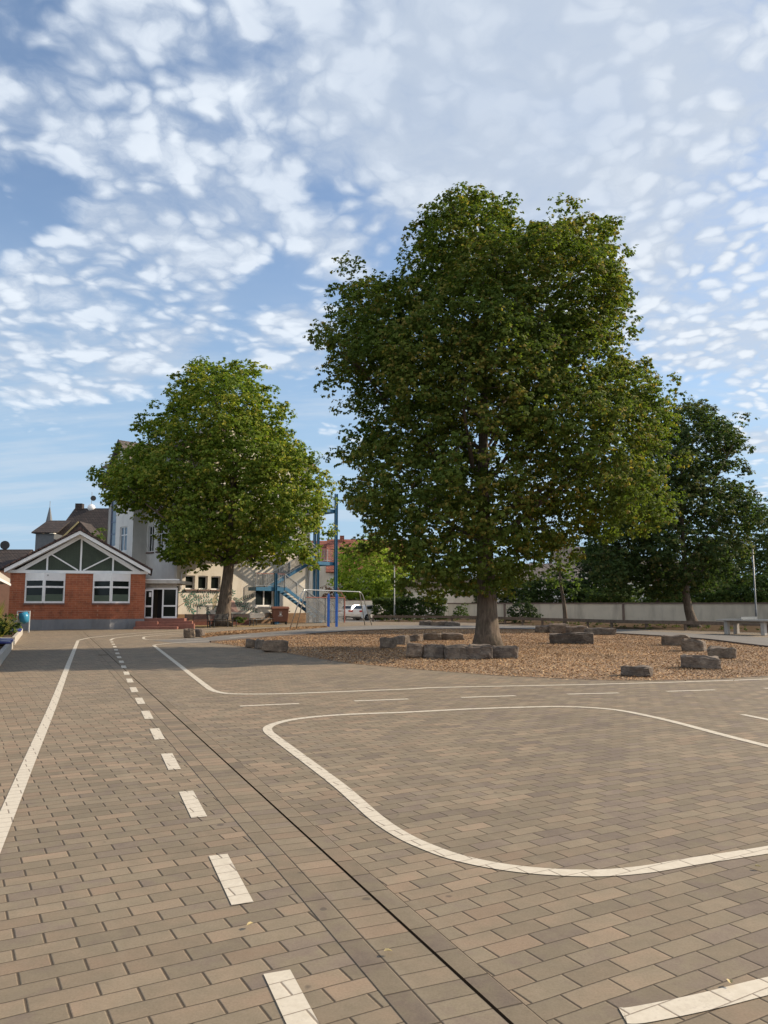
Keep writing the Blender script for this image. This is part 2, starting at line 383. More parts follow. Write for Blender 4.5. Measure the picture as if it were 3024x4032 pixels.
# ------------------------------------------------------------------ mesh helpers
class MB:
    def __init__(s): s.v = []; s.f = []
    def quad(s, *p):
        i = len(s.v); s.v += [tuple(q) for q in p]; s.f.append(tuple(range(i, i+len(p)))); return s
    def box(s, x0, x1, y0, y1, z0, z1):
        i = len(s.v)
        s.v += [(x, y, z) for z in (z0, z1) for (x, y) in ((x0, y0), (x1, y0), (x1, y1), (x0, y1))]
        s.f += [tuple(i+k for k in q) for q in ((3, 2, 1, 0), (4, 5, 6, 7), (0, 1, 5, 4), (1, 2, 6, 5), (2, 3, 7, 6), (3, 0, 4, 7))]
        return s
    def prism(s, poly, vec):
        """poly: 3-D outline, extruded by vec"""
        i = len(s.v); n = len(poly); vec = Vector(vec)
        s.v += [tuple(Vector(p)) for p in poly]+[tuple(Vector(p)+vec) for p in poly]
        s.f.append(tuple(range(i+n-1, i-1, -1))); s.f.append(tuple(range(i+n, i+2*n)))
        for k in range(n): s.f.append((i+k, i+(k+1) % n, i+n+(k+1) % n, i+n+k))
        return s
    def bar(s, a, b, w=.05, h=None, up=(0, 0, 1)):
        a = Vector(a); b = Vector(b); h = h or w; dd = (b-a).normalized(); up = Vector(up)
        if abs(dd.dot(up)) > .98: up = Vector((1, 0, 0))
        sx = dd.cross(up).normalized()*(w/2); sz = sx.cross(dd).normalized()*(h/2)
        return s.prism([a-sx-sz, a+sx-sz, a+sx+sz, a-sx+sz], b-a)
    def tube(s, pts, rad, sides=8, cap=True):
        pts = [Vector(p) for p in pts]; i0 = len(s.v); n = len(pts)
        if not hasattr(rad, '__len__'): rad = [rad]*n
        prev = None
        for k, p in enumerate(pts):
            t = (pts[min(k+1, n-1)]-pts[max(k-1, 0)]).normalized()
            if prev is None:
                a = Vector((1, 0, 0)) if abs(t.x) < .9 else Vector((0, 1, 0))
            else: a = prev
            b = t.cross(a).normalized(); a = b.cross(t).normalized(); prev = a
            for j in range(sides):
                q = 2*math.pi*j/sides; s.v.append(tuple(p+(a*math.cos(q)+b*math.sin(q))*rad[k]))
        for k in range(n-1):
            for j in range(sides):
                a0 = i0+k*sides+j; a1 = i0+k*sides+(j+1) % sides
                s.f.append((a0, a1, a1+sides, a0+sides))
        if cap:
            s.f.append(tuple(i0+j for j in range(sides-1, -1, -1))); s.f.append(tuple(i0+(n-1)*sides+j for j in range(sides)))
        return s
    def build(s, name, mat, parent=None, smooth=False, bevel=0., at=None):
        me = bpy.data.meshes.new(name); me.from_pydata(s.v, [], s.f); me.update()
        bm = bmesh.new(); bm.from_mesh(me); bmesh.ops.recalc_face_normals(bm, faces=bm.faces); bm.to_mesh(me); bm.free()
        if smooth:
            for p in me.polygons: p.use_smooth = True
        me.materials.append(M[mat] if isinstance(mat, str) else mat)
        o = bpy.data.objects.new(name, me); col.objects.link(o)
        if parent: o.parent = parent
        if at is not None: o.location = at
        if bevel:
            b = o.modifiers.new('bevel', 'BEVEL'); b.width = bevel; b.segments = 2; b.limit_method = 'ANGLE'
        return o
def tag(o, label=None, cat=None, group=None, kind=None):
    if label: o['label'] = label
    if cat: o['category'] = cat
    if group: o['group'] = group
    if kind: o['kind'] = kind
    return o
def thing(name, label, cat, loc=(0, 0, 0), rz=0., group=None):
    o = bpy.data.objects.new(name, None); col.objects.link(o); o.location = loc; o.rotation_euler = (0, 0, rz); o.empty_display_size = .2
    return tag(o, label, cat, group)
def struct(o): o['kind'] = 'structure'; return o
def catmull(P, seg=8):
    P = [Vector(p) for p in P]; out = []
    for i in range(len(P)-1):
        p0 = P[max(i-1, 0)]; p1 = P[i]; p2 = P[i+1]; p3 = P[min(i+2, len(P)-1)]
        for k in range(seg):
            t = k/seg
            out.append(.5*((2*p1)+(-p0+p2)*t+(2*p0-5*p1+4*p2-p3)*t*t+(-p0+3*p1-3*p2+p3)*t**3))
    out.append(P[-1]); return out
def ribbon(mb, pts, wd, z, smooth=True):
    pts = [Vector(p) for p in pts]
    if smooth: pts = catmull(pts, 8)
    L = []; Rr = []
    for k, p in enumerate(pts):
        a = (pts[k]-pts[max(k-1, 0)]); b = (pts[min(k+1, len(pts)-1)]-pts[k])
        a = a.normalized() if a.length > 1e-6 else b.normalized(); b = b.normalized() if b.length > 1e-6 else a
        t = (a+b).normalized(); n = Vector((-t.y, t.x)); c = max(.45, n.dot(Vector((-b.y, b.x))))
        L.append(p+n*wd/2/c); Rr.append(p-n*wd/2/c)
    i = len(mb.v)
    for a, b in zip(L, Rr): mb.v += [(a.x, a.y, z), (b.x, b.y, z)]
    for k in range(len(pts)-1): mb.f.append((i+2*k, i+2*k+1, i+2*k+3, i+2*k+2))
def sheet(name, pts, z, mat):
    mb = MB(); mb.quad(*[(p[0], p[1], z) for p in pts]); o = mb.build(name, mat); return struct(o)

# ------------------------------------------------------------------ ground
g = MB(); g.quad((-1500, -60, -.02), (1500, -60, -.02), (1500, 2500, -.02), (-1500, 2500, -.02)); struct(g.build('ground', 'grass'))
g = MB(); g.quad((-60, -10, 0), (80, -10, 0), (80, 64, 0), (60, 74, 0), (3, 86, 0), (-60, 86, 0)); struct(g.build('paved_yard', 'pavers'))
# drain with its two flanking courses
DD = Vector((math.cos(R(DRAIN_A+90)), math.sin(R(DRAIN_A+90)))); DN = Vector((math.cos(R(DRAIN_A)), math.sin(R(DRAIN_A))))
D0 = Vector((.32604, 3.4283))
def strip(name, a, b, mat, z, s0=-6, s1=44):
    p = [D0+DN*a+DD*s0, D0+DN*b+DD*s0, D0+DN*b+DD*s1, D0+DN*a+DD*s1]
    return sheet(name, p, z, mat)
m_ = paver_mat('drain_edge_right', (DRAIN_A+90, D0.x+DN.x*.0, D0.y+DN.y*.0, .265, .1225), half=False, dark=.90, wob=False); M['edgeR'] = m_
o_ = D0-DN*.236
M['crossB'] = paver_mat('drain_cross', (DRAIN_A, o_.x, o_.y, .236, .1275), half=False, dark=.98, wob=False)
o2 = D0-DN*.36
M['edgeL'] = paver_mat('drain_edge_left', (DRAIN_A+90, o2.x, o2.y, .265, .124), half=False, dark=.92, wob=False)
strip('drain_course', .008, .1255, 'edgeR', .0015)
strip('drain_cross_course', -.236, -.008, 'crossB', .0015)
strip('drain_course', -.360, -.236, 'edgeL', .0015)
strip('drain_slot', -.008, .008, 'slotiron', .0022)
for s_ in (22.3,):
    sheet('drain_grate', [D0-DN*.30+DD*s_, D0-DN*.02+DD*s_, D0-DN*.02+DD*(s_+.18), D0-DN*.30+DD*(s_+.18)],   .003, 'slotiron')

chips_px = [(828, 2530), (900, 2539), (969, 2549), (1129, 2572), (1278, 2598), (1400, 2615), (1535, 2627), (1670, 2638), (1955, 2660), (2200, 2672), (2400, 2679), (2569, 2680), (2800, 2675), (3024, 2662), (3250, 2646),
            (3400, 2625), (3350, 2590), (3200, 2566), (3024, 2550), (2900, 2535), (2786, 2521), (2612, 2508), (2424, 2497), (2300, 2490), (2113, 2481), (1950, 2478), (1800, 2478), (1641, 2479), (1500, 2482), (1400, 2486), (1240, 2497), (1088, 2508), (950, 2520)]
CH = [G(*p) for p in chips_px]
sheet('wood_chip_bed', CH, .006, 'chipbed')
chips2_px = [(800, 2512), (880, 2502), (1072, 2487), (1180, 2479), (1289, 2470), (1300, 2465), (1180, 2469), (1060, 2475), (900, 2486), (810, 2495), (770, 2504)]
CH2 = [G(*p) for p in chips2_px]
sheet('wood_chip_strip', CH2, .006, 'chipbed')
# asphalt track round the chips
outer = [(600, 2522), (700, 2516), (790, 2511), (880, 2503), (1072, 2488), (1180, 2480), (1289, 2471), (1400, 2465), (1560, 2462), (1810, 2463), (1950, 2464), (2109, 2466), (2300, 2472), (2424, 2478), (2650, 2490), (2858, 2502), (3100, 2515), (3300, 2530), (3500, 2560)]
inner = [(3400, 2625), (3350, 2590), (3200, 2566), (3024, 2550), (2900, 2535), (2786, 2521), (2612, 2508), (2424, 2497), (2300, 2490), (2113, 2481), (1950, 2478), (1800, 2478), (1641, 2479), (1500, 2482), (1400, 2486), (1240, 2497), (1088, 2508), (950, 2520), (828, 2530), (700, 2533)]
sheet('asphalt_track', [G(*p) for p in outer+inner], .003, 'asphalt')
mb = MB(); ribbon(mb, [G(*p) for p in inner[:-1]], .09, 0); e = mb
i0 = len(e.v)
for k in range(0, i0, 2): pass
kb = MB(); ip = catmull([Vector(G(*p)) for p in inner[:-1]], 3)
for a, b in zip(ip, ip[1:]): kb.bar((a.x, a.y, .02), (b.x, b.y, .02), .08, .10)
struct(kb.build('track_kerb', plain('track_edge', (.10, .075, .06), .9, .2)))
sheet('parking_asphalt', [G(1180, 2452), G(1469, 2449), G(1800, 2440), (2, 100), (-14, 100), G(1215, 2450)], .003, 'asphalt')

# painted lines
PW = .115; ZP = .0042
lines = [
 [(-110, 3533), (30, 3202), (116, 2996), (217, 2756), (270, 2615), (307, 2523)],
 [(306, 2522), (340, 2514), (380, 2508), (506, 2496), (700, 2482), (900, 2471), (1080, 2464), (1250, 2458)],
 [(436, 2522), (442, 2516), (464, 2511), (548, 2502), (700, 2490), (930, 2478), (1180, 2465)],
 [(800, 2490), (700, 2496), (582, 2506), (566, 2511), (566, 2515), (582, 2518), (640, 2519), (720, 2518)],
 [(888, 2520), (708, 2530), (622, 2538), (606, 2542), (612, 2547), (678, 2598), (751, 2655), (811, 2701), (836, 2718), (871, 2728), (932, 2733), (1082, 2733), (1263, 2727), (1600, 2714), (1750, 2707), (2300, 2696), (2739, 2684), (3024, 2674), (3250, 2664)],
 [(3150, 2972), (3024, 2939), (2849, 2895), (2629, 2837), (2464, 2802), (2354, 2789), (2222, 2783), (2080, 2785), (1860, 2792), (1600, 2805), (1384, 2813), (1233, 2824), (1142, 2836), (1082, 2851), (1055, 2866), (1057, 2882), (1082, 2903), (1173, 2971), (1263, 3038), (1358, 3112), (1475, 3216), (1563, 3278), (1662, 3328), (1816, 3382), (2036, 3423), (2300, 3440), (2519, 3428), (2739, 3392), (3024, 3348), (3250, 3305)],
 [(2452, 4002), (2523, 3998), (2771, 3948), (3024, 3885), (3250, 3835)],
]
for k, L in enumerate(lines):
    mb = MB(); ribbon(mb, [G(*p) for p in L], PW, ZP); struct(mb.build('painted_line', 'paint'))
mb = MB()
for a, b in [((945, 2781), (1177, 2771)), ((1395, 2761), (1608, 2753)), ((1816, 2747), (2030, 2740)), ((2234, 2734), (2437, 2729)), ((2624, 2723), (2816, 2717)), ((3009, 2711), (3200, 2706)), ((2924, 2814), (3110, 2852)),
             ((735, 2520), (820, 2516)), ((905, 2511), (985, 2504)), ((1067, 2497), (1142, 2492)), ((1217, 2486), (1290, 2482)), ((1358, 2475), (1430, 2473)), ((1495, 2471), (1560, 2470)), ((1650, 2469), (1740, 2469))]:
    ribbon(mb, [G(*a), G(*b)], PW*.9, ZP, False)
dots = [(441, 2528), (446, 2537), (452, 2547), (457, 2559), (462, 2573), (469, 2588), (478, 2606), (487, 2626), (498, 2651), (511, 2680), (527, 2716), (551, 2760), (579, 2815), (618, 2890), (671, 2998), (757, 3165), (903, 3456), (1139, 3928)]
DG = [Vector(G(*p)) for p in dots]
for k, p in enumerate(DG):
    q = DG[k+1] if k+1 < len(DG) else p+(p-DG[k-1]); q0 = DG[k-1] if k else p-(q-p)
    t = (q-q0).normalized(); ln = .84
    if k == len(DG)-1: p = Vector(G(1090, 3830))+t*.42
    ribbon(mb, [p-t*ln/2, p+t*ln/2], PW, ZP, False)
struct(mb.build('painted_dashes', 'paint'))

# wood chips lying on the bed
def inpoly(pts, poly):
    x, y = pts[:, 0], pts[:, 1]; ins = np.zeros(len(pts), bool); n = len(poly); j = n-1
    for i in range(n):
        xi, yi = poly[i]; xj, yj = poly[j]
        c = ((yi > y) != (yj > y)) & (x < (xj-xi)*(y-yi)/(yj-yi+1e-12)+xi); ins ^= c; j = i
    return ins
def polyedge_dist(pts, poly):
    dmin = np.full(len(pts), 1e9); P = np.array(poly); Q = np.roll(P, -1, 0)
    for a, b in zip(P, Q):
        ab = b-a; t = np.clip(((pts-a)@ab)/(ab@ab+1e-12), 0, 1); dmin = np.minimum(dmin, np.linalg.norm(pts-(a+t[:, None]*ab), axis=1))
    return dmin
def quads_mesh(name, V, colors, mat, parent=None):
    """V: (n,4,3) ; colors: (n,3)"""
    n = len(V); me = bpy.data.meshes.new(name)
    me.vertices.add(n*4); me.vertices.foreach_set('co', V.reshape(-1).astype(np.float32))
    me.loops.add(n*4); me.loops.foreach_set('vertex_index', np.arange(n*4, dtype=np.int32))
    me.polygons.add(n); me.polygons.foreach_set('loop_start', (np.arange(n)*4).astype(np.int32))
    a = me.attributes.new('Col', 'FLOAT_COLOR', 'POINT')
    c = np.ones((n*4, 4), np.float32); c[:, :3] = np.repeat(colors, 4, 0); a.data.foreach_set('color', c.reshape(-1))
    me.update(calc_edges=True); me.validate()
    me.materials.append(M[mat]); o = bpy.data.objects.new(name, me); col.objects.link(o)
    if parent: o.parent = parent
    return o
def unit(v): return v/np.linalg.norm(v, axis=-1, keepdims=True)
def chip_scatter(poly, n, size, ymax, near=True):
    P = np.array(poly); lo, hi = P.min(0), P.max(0)
    pts = RNG.uniform(lo, hi, (n*3, 2))
    keep = inpoly(pts, poly) & (pts[:, 1] < ymax)
    pts = pts[keep][:n]; n = len(pts)
    nrm = unit(np.c_[RNG.normal(0, .45, (n, 2)), np.ones(n)])
    a = RNG.uniform(0, 2*np.pi, n); t = np.c_[np.cos(a), np.sin(a), np.zeros(n)]; t = unit(t-nrm*np.sum(t*nrm, 1, keepdims=True)); b = np.cross(nrm, t)
    L = RNG.uniform(.5, 1.2, n)[:, None]*size; W = RNG.uniform(.3, .6, n)[:, None]*size
    c = np.c_[pts, .012+RNG.uniform(0, .022, n)]
    V = np.stack([c-t*L-b*W*.6, c+t*L-b*W, c+t*L*.8+b*W, c-t*L+b*W], 1)
    pal = np.array([(.50, .31, .15), (.40, .23, .105), (.29, .16, .075), (.17, .095, .048), (.60, .43, .25)]); k = RNG.choice(5, n, p=[.2, .3, .25, .17, .08])
    pt = np.array([mnoise.noise(Vector((p[0]*.45, p[1]*.45, 0)))+.5*mnoise.noise(Vector((p[0]*1.7, p[1]*1.7, 4))) for p in pts])
    return V, pal[k]*RNG.uniform(.8, 1.15, (n, 1))*np.clip(.92+.55*pt, .45, 1.25)[:, None]
V1, C1 = chip_scatter(CH, 110000, .023, 60); V2, C2 = chip_scatter(CH2, 9000, .04, 80)
cc_ = np.array(CH).mean(0); V3, C3 = chip_scatter([tuple(cc_+(np.array(p)-cc_)*1.035) for p in CH], 2600, .024, 60); V3[:, :, 2] -= .006
tag(quads_mesh('wood_chips', np.concatenate([V1, V2, V3]), np.concatenate([C1, C2, C3]), 'chips'), 'loose tan wood chips covering the round bed under the big tree', 'wood chips', kind='stuff')
# ------------------------------------------------------------------ stones
def stone(label, xl, xr, yb, yt, rot=0., thick=.5, zb=0., group='quarried stone seats on the wood chips', wscale=1.):
    gx, gy = G((xl+xr)/2, yb, zb); D = gy
    wd = (xr-xl)/F*D*1.007*wscale; h = max(.2, (yb-yt)/F*D*1.0)
    h = H-zb-(yt-2378)/3072*(D+.1)  # top edge height
    view = Vector((gx, gy)).normalized(); c = Vector((gx, gy))+view*thick/2
    o = thing_mesh_stone(wd, thick, h, hash(label) % 1000)
    o.location = (c.x, c.y, zb-.055); o.rotation_euler = (0, 0, math.atan2(-view.x, view.y)+R(rot))
    return tag(o, label, 'stone block', group)
def thing_mesh_stone(wd, th, h, seed):
    rnd = random.Random(int(wd*1000)+int(th*333)+int(h*7777)); bm = bmesh.new(); bmesh.ops.create_cube(bm, size=1)
    bmesh.ops.subdivide_edges(bm, edges=bm.edges, cuts=7, use_grid_fill=True)
    off = Vector((rnd.uniform(0, 50), rnd.uniform(0, 50), rnd.uniform(0, 50)))
    sk = rnd.uniform(-.08, .08); sk2 = rnd.uniform(-.10, .10); sl_ = rnd.uniform(-.10, .10)
    for v in bm.verts:
        p = v.co.copy()
        m = max(abs(p.x), abs(p.y), abs(p.z)); 
        q = Vector((p.x*wd, p.y*th, p.z*h))
        # knock the edges off
        k = sorted((abs(p.x), abs(p.y), abs(p.z)))[1]
        if k > .45: q -= Vector((p.x*.03, p.y*.05, p.z*.05))*(1+rnd.random())
        q += Vector((mnoise.noise(q*2.2+off), mnoise.noise(q*2.2+off+Vector((9, 0, 0))), mnoise.noise(q*2.2+off+Vector((0, 9, 0)))))*.060
        q += Vector((mnoise.noise(q*7+off), mnoise.noise(q*7+off+Vector((9, 0, 0))), mnoise.noise(q*7+off+Vector((0, 9, 0)))))*.028
        q.x += sk*p.z*h+sk2*p.y*th; 
        if p.z > 0: q.z += sl_*p.x*wd*.5
        v.co = (q.x, q.y, q.z+h/2+.03)
    me = bpy.data.meshes.new('stone_block'); bm.to_mesh(me); bm.free(); me.materials.append(M['stone'])
    o = bpy.data.objects.new('stone_block', me); col.objects.link(o); return o
stone('small dark stone block on the paving beside the narrow wood chip strip', 724, 765, 2512, 2473, 8)
stone('pale upright stone block touching the small dark one by the narrow chip strip', 766, 800, 2508, 2473, -25, .6)
stone('short stone at the left end of the low row beside the paving edge', 969, 1006, 2552, 2515, 10)
stone('small middle stone of the three in the low row at the paving edge', 1006, 1038, 2557, 2515, 5)
stone('long rounded stone at the right end of the low row by the paving edge', 1036, 1129, 2569, 2519, -4, .6)
stone('square end stone of the curved arm left of the big trunk', 1495, 1558, 2555, 2508, 4, .5)
stone('second stone of the curved arm behind the square end stone', 1552, 1612, 2540, 2502, -38, .45)
stone('third stone of the curved arm left of the big trunk', 1600, 1662, 2527, 2496, -34, .45)
stone('dark stone behind the front row where the curved arm turns', 1668, 1738, 2522, 2490, -8)
stone('dark smooth stone nearest the left side of the big trunk', 1736, 1827, 2521, 2490, 2)
stone('leftmost block of the front row before the big trunk', 1602, 1672, 2593, 2528, 0, .5)
stone('second block from the left in the front row before the big trunk', 1668, 1752, 2594, 2533, 2, .5)
stone('middle block with a pale streak in the front row before the trunk', 1748, 1841, 2597, 2538, -2, .5)
stone('grey block directly below the trunk in the front row', 1837, 1935, 2598, 2535, 1, .5)
stone('long layered block at the right end of the front row', 1931, 2039, 2594, 2539, -2, .5)
stone('left stone of the far row across the track behind the tree', 1652, 1700, 2463, 2443, 0, .6)
stone('middle stone of the far row across the track behind the tree', 1697, 1756, 2464, 2445, 0, .6)
stone('right stone of the far row across the track behind the tree', 1752, 1810, 2465, 2447, 0, .6)
stone('left end stone of the low rear row right of the big tree', 2110, 2168, 2492, 2460, 0, .6)
stone('tallest stone in the low rear row right of the big tree', 2163, 2242, 2493, 2454, 0, .6)
stone('sloping stone between two others in the rear row right of the tree', 2232, 2312, 2496, 2463, 0, .6)
stone('long flat stone at the right end of the rear row', 2303, 2422, 2501, 2470, 0, .6)
stone('long lone stone lying in front of the rear row right of the tree', 2167, 2335, 2536, 2489, -2, .55)
stone('flat stone at the back of the right hand cluster', 2612, 2712, 2543, 2499, 0, .55)
stone('upright block in the middle of the right hand cluster', 2690, 2773, 2566, 2514, 0, .6)
stone('wedge shaped stone at the far right of the chip bed', 2793, 2894, 2594, 2544, -6, .5)
stone('widest block at the front of the right hand cluster', 2692, 2831, 2636, 2576, 2, .6)
stone('lone cube shaped stone closest to the paving edge', 2453, 2566, 2667, 2612, -8, .5)

# ------------------------------------------------------------------ frames for buildings
class Frame:
    def __init__(s, P0, ang): s.P = Vector(P0); s.a = ang; s.u = Vector((math.cos(R(ang)), math.sin(R(ang)))); s.b = Vector((-s.u.y, s.u.x))
    def loc(s, px, py, off=0.):
        """pixel -> (s, z) on the plane lying 'off' in front of the facade"""
        r = ray(px, py); Q = s.P-s.b*off
        den = r[0]*s.b.x+r[1]*s.b.y; t = (Q.x*s.b.x+Q.y*s.b.y)/den
        p = Vector((r[0]*t, r[1]*t)); return (p-Q).dot(s.u), H+r[2]*t
    def empty(s, name, label, cat): return thing(name, label, cat, (s.P.x, s.P.y, 0), R(s.a))
def window(par, x0, x1, z0, z1, y=0., fr='white', pane='glass', fw=.07, mul=(), tran=(), sill=None, dep=.10, recess=0.):
    """frame mesh as the window, pane as its child; y is the wall face"""
    m = MB(); yf = y-.02+recess
    m.box(x0, x0+fw, yf, yf+dep, z0, z1); m.box(x1-fw, x1, yf, yf+dep, z0, z1)
    m.box(x0+fw, x1-fw, yf, yf+dep, z0, z0+fw); m.box(x0+fw, x1-fw, yf, yf+dep, z1-fw, z1)
    for q in mul: m.box(q-fw/2, q+fw/2, yf+.004, yf+dep-.004, z0+fw, z1-fw)
    for q in tran: m.box(x0+fw, x1-fw, yf+.008, yf+dep-.008, q-fw/2, q+fw/2)
    w_ = m.build('window', fr, par)
    MB().box(x0+fw*.5, x1-fw*.5, yf+dep*.5, yf+dep*.5+.012, z0+fw*.5, z1-fw*.5).build('pane', pane, w_)
    if sill: MB().box(x0-.08, x1+.08, y-.14, y-.003, z0-.09, z0-.01).build('sill', sill, w_)
    return w_
def wall_holes(m, x0, x1, z0, z1, y0, y1, holes):
    """wall slab with rectangular openings"""
    xs = sorted({x0, x1, *[h[0] for h in holes], *[h[1] for h in holes]})
    for a, b in zip(xs, xs[1:]):
        if b-a < 1e-4: continue
        hs = sorted([h for h in holes if h[0] < (a+b)/2 < h[1]], key=lambda h: h[2]); z = z0
        for h in hs:
            if h[2] > z+1e-4: m.box(a, b, y0, y1, z, h[2])
            z = h[3]
        if z1 > z+1e-4: m.box(a, b, y0, y1, z, z1)

# ------------------------------------------------------------------ brick pavilion
FB = Frame((-22.6, 46.9), 17)
bh = FB.empty('brick_pavilion', 'red brick pavilion with low gable and two pairs of white windows', 'building')
def fb(x, y, off=0.): return FB.loc(x*.4219, 1900+y*.4219, off)
xL = fb(90, 1000)[0]; xR = fb(1355, 1000)[0]; zT = 3.42
def bx(x): return fb(x, 1000)[0]
BW = 1.15   # depth of the wedge bays
bays = [(bx(235), bx(425), bx(603)), (bx(868), bx(1043), bx(1212))]
DEP = 9.0
# walls: left pier, middle pier, right pier and below/above the bays
m = MB(); zP = .62
xs = [xL, bays[0][0], bays[0][2], bays[1][0], bays[1][2], xR]
for a, b in ((0, 1), (2, 3), (4, 5)): m.box(xs[a], xs[b], 0, .3, zP, zT)
for (a, c, b) in bays:   # wedge below the window
    m.prism([(a, 0.0, zP), (c, -.85, zP), (b, 0.0, zP), (b, .3, zP), (a, .3, zP)], (0, 0, .98))
m.box(xL, xL+.3, .3, DEP, zP, zT); m.box(xR-.3, xR, .3, DEP, zP, zT); m.box(xL+.3, xR-.3, DEP-.3, DEP, zP, zT)
m.build('wall', 'brick', bh)
m = MB(); e_ = .02
for a, b in ((0, 1), (2, 3), (4, 5)): m.box(xs[a]-(e_ if a == 0 else 0), xs[b]+(e_ if b == 5 else 0), -e_, .32, -.02, zP)
for (a, c, b) in bays: m.prism([(a, -e_, -.02), (c, -.88, -.02), (b, -e_, -.02), (b, .32, -.02), (a, .32, -.02)], (0, 0, zP+.02))
m.box(xL-e_, xL+.3, .32, DEP, -.02, zP); m.box(xR-.3, xR+e_, .32, DEP, -.02, zP)
m.build('plinth', 'plinth', bh)
# wedge windows, each face one window
zs0, zs1 = 1.62, 3.00
for (a, c, b) in bays:
    for (p, q) in (((a, 0.), (c, -.85)), ((c, -.85), (b, 0.))):
        P = Vector((p[0], p[1], 0)); Q = Vector((q[0], q[1], 0)); t = (Q-P); L = t.length; t.normalize(); n_ = Vector((t.y, -t.x, 0))
        if n_.y > 0: n_ = -n_
        def wbox(m, s0, s1, z0, z1, f, bk): m.prism([P+t*s0-n_*bk+Vector((0, 0, z0)), P+t*s1-n_*bk+Vector((0, 0, z0)), P+t*s1+n_*f+Vector((0, 0, z0)), P+t*s0+n_*f+Vector((0, 0, z0))], (0, 0, z1-z0))
        m = MB(); fw = .085
        wbox(m, .0, fw, zs0-.02, zT, .03, .09); wbox(m, L-fw, L, zs0-.02, zT, .03, .09)
        wbox(m, fw, L-fw, zs0-.02, zs0+.09, .028, .09); wbox(m, fw, L-fw, zs1-.05, zT, .024, .09)
        ztr = zs0+.90; wbox(m, fw, L-fw, ztr, ztr+.11, .026, .09)
        w_ = m.build('window', 'white', bh)
        mg = MB(); wbox(mg, fw*.6, L-fw*.6, zs0+.03, zs1, -.03, .05); mg.build('pane', 'glass', w_)
        mg = MB(); wbox(mg, fw, L-fw, zs0+.09, zs0+.46 if p[1] == 0 else zs0+.52, -.026, .03); mg.build('blind', 'blind', w_)
        sb = MB(); wbox(sb, -.02, L+.02, zs0-.11, zs0-.02, .07, .05); sb.build('sill', 'browntrim', w_)
# gable
xA = fb(755, 440)[0]; zA = fb(755, 455, .35)[1]
x_l, z_e = fb(40, 815, .6)[0], 3.52; x_r = fb(1405, 830, .6)[0]
z_e = fb(40, 822, .6)[1]; z_er = fb(1405, 838, .6)[1]
ze = (z_e+z_er)/2
m = MB()
m.box(xL-.15, xR+.15, -.08, .25, zT, zT+.18); m.build('tie_beam', 'white', bh)
m = MB(); m.prism([(x_l+.5, .10, zT+.18), (x_r-.5, .10, zT+.18), (xA, .10, zA-.30)], (0, .1, 0)); m.build('gable_boarding', 'greenboard', bh)
m = MB()
for k in range(44):
    xx = x_l+.9+k*(x_r-x_l-1.8)/43; ht = zT+.18+(zA-.42-zT-.18)*(1-abs(xx-xA)/((x_r-x_l)/2-.5))
    if ht > zT+.22: m.box(xx-.012, xx+.012, .08, .10, zT+.18, ht)
m.build('board_batten', 'greenboard', bh)
m = MB(); sl2 = (zA-ze)/((x_r-x_l)/2)
def gz(x): return ze+.0+(zA-ze)*(1-abs(x-xA)/((x_r-x_l)/2))
for q in (428, 742, 1045):
    x = bx(q); m.box(x-.05, x+.05, .02, .09, zT+.18, gz(x)-.30)
for a, b in (((455, 655), (718, 815)), ((1025, 670), (768, 818))):
    p = (bx(a[0]), .05, gz(bx(a[0]))-.40); q = (bx(b[0]), .05, zT+.2); m.bar(p, q, .07, .08)
m.build('truss', 'white', bh)
# barge boards + soffit + roof
m = MB()
for sgn in (-1, 1):
    xe = x_l if sgn < 0 else x_r
    m.prism([(xe, -.62, ze-.10), (xe, -.62, ze+.12), (xA, -.62, zA+.02), (xA, -.62, zA-.20)], (0, .05, 0))
    m.prism([(xe, -.565, ze-.10), (xe, -.565, ze-.06), (xA, -.565, zA-.16), (xA, -.565, zA-.20)], (0, .66, 0))
    m.prism([(xe+(-sgn)*.3, -.02, ze-.10), (xA, -.02, zA-.205), (xA, -.02, zA-.44), (xe+(-sgn)*.75, -.02, ze-.10)], (0, .03, 0))
m.build('barge_board', 'white', bh)
m = MB()
for sgn in (-1, 1):
    xe = (x_l-.12) if sgn < 0 else (x_r+.12); zz = ze-.02
    m.prism([(xe, -.72, zz+.13), (xe, -.72, zz+.22), (xA, -.72, zA+.18), (xA, -.72, zA+.06)], (0, DEP+1.2, 0))
m.build('roof', 'tile_brown', bh)
m = MB(); m.tube([(xA, -.74, zA+.17), (xA, DEP+.5, zA+.17)], .10, 8); m.build('ridge', 'tile_brown', bh)
for q in (455, 1030):
    x = bx(q); l_ = MB(); l_.bar((x, -.60, zs1+.3), (x, -.80, zs1+.27), .05); l_.build('wall_light', 'blacksteel', bh)

# ------------------------------------------------------------------ main school building
FM = Frame((-15.2, 57.0), 45)
sb = FM.empty('school_building', 'tall white rendered school building with mural wall behind the left tree', 'building')
W4 = 12.5
def fm(x, y, off=0.): return FM.loc(x, y, off)
holes = []
wins = []
for (a, b) in ((731, 767), (781, 817), (832, 868)):
    x0, zt = fm(a, 2265); x1, zb_ = fm(b, 2320); wins.append((x0, x1, 2.72, zt)); 
xw0, xw1 = fm(1004, 2385)[0], fm(1078, 2385)[0]; zw0 = fm(1040, 2388)[1]; zw1 = fm(1040, 2318)[1]
zb0 = fm(1040, 2308)[1]; zb1 = fm(1040, 2262)[1]
wz = [(w0, w1, fm(800, 2321)[1], fm(800, 2267)[1]) for (w0, w1, _, _) in wins]
holes = wz+[(xw0, xw1, zw0, zw1), (xw0-.1, xw1+.1, zb0, zb1)]
up = [(1.2, 2.4), (3.4, 4.6), (5.6, 6.8), (8.6, 9.8)]
for z0 in (6.2, 9.6):
    for a, b in up: holes.append((a, b, z0, z0+1.9))
m = MB(); wall_holes(m, 0, W4, .8, 13.2, 0, .35, holes)
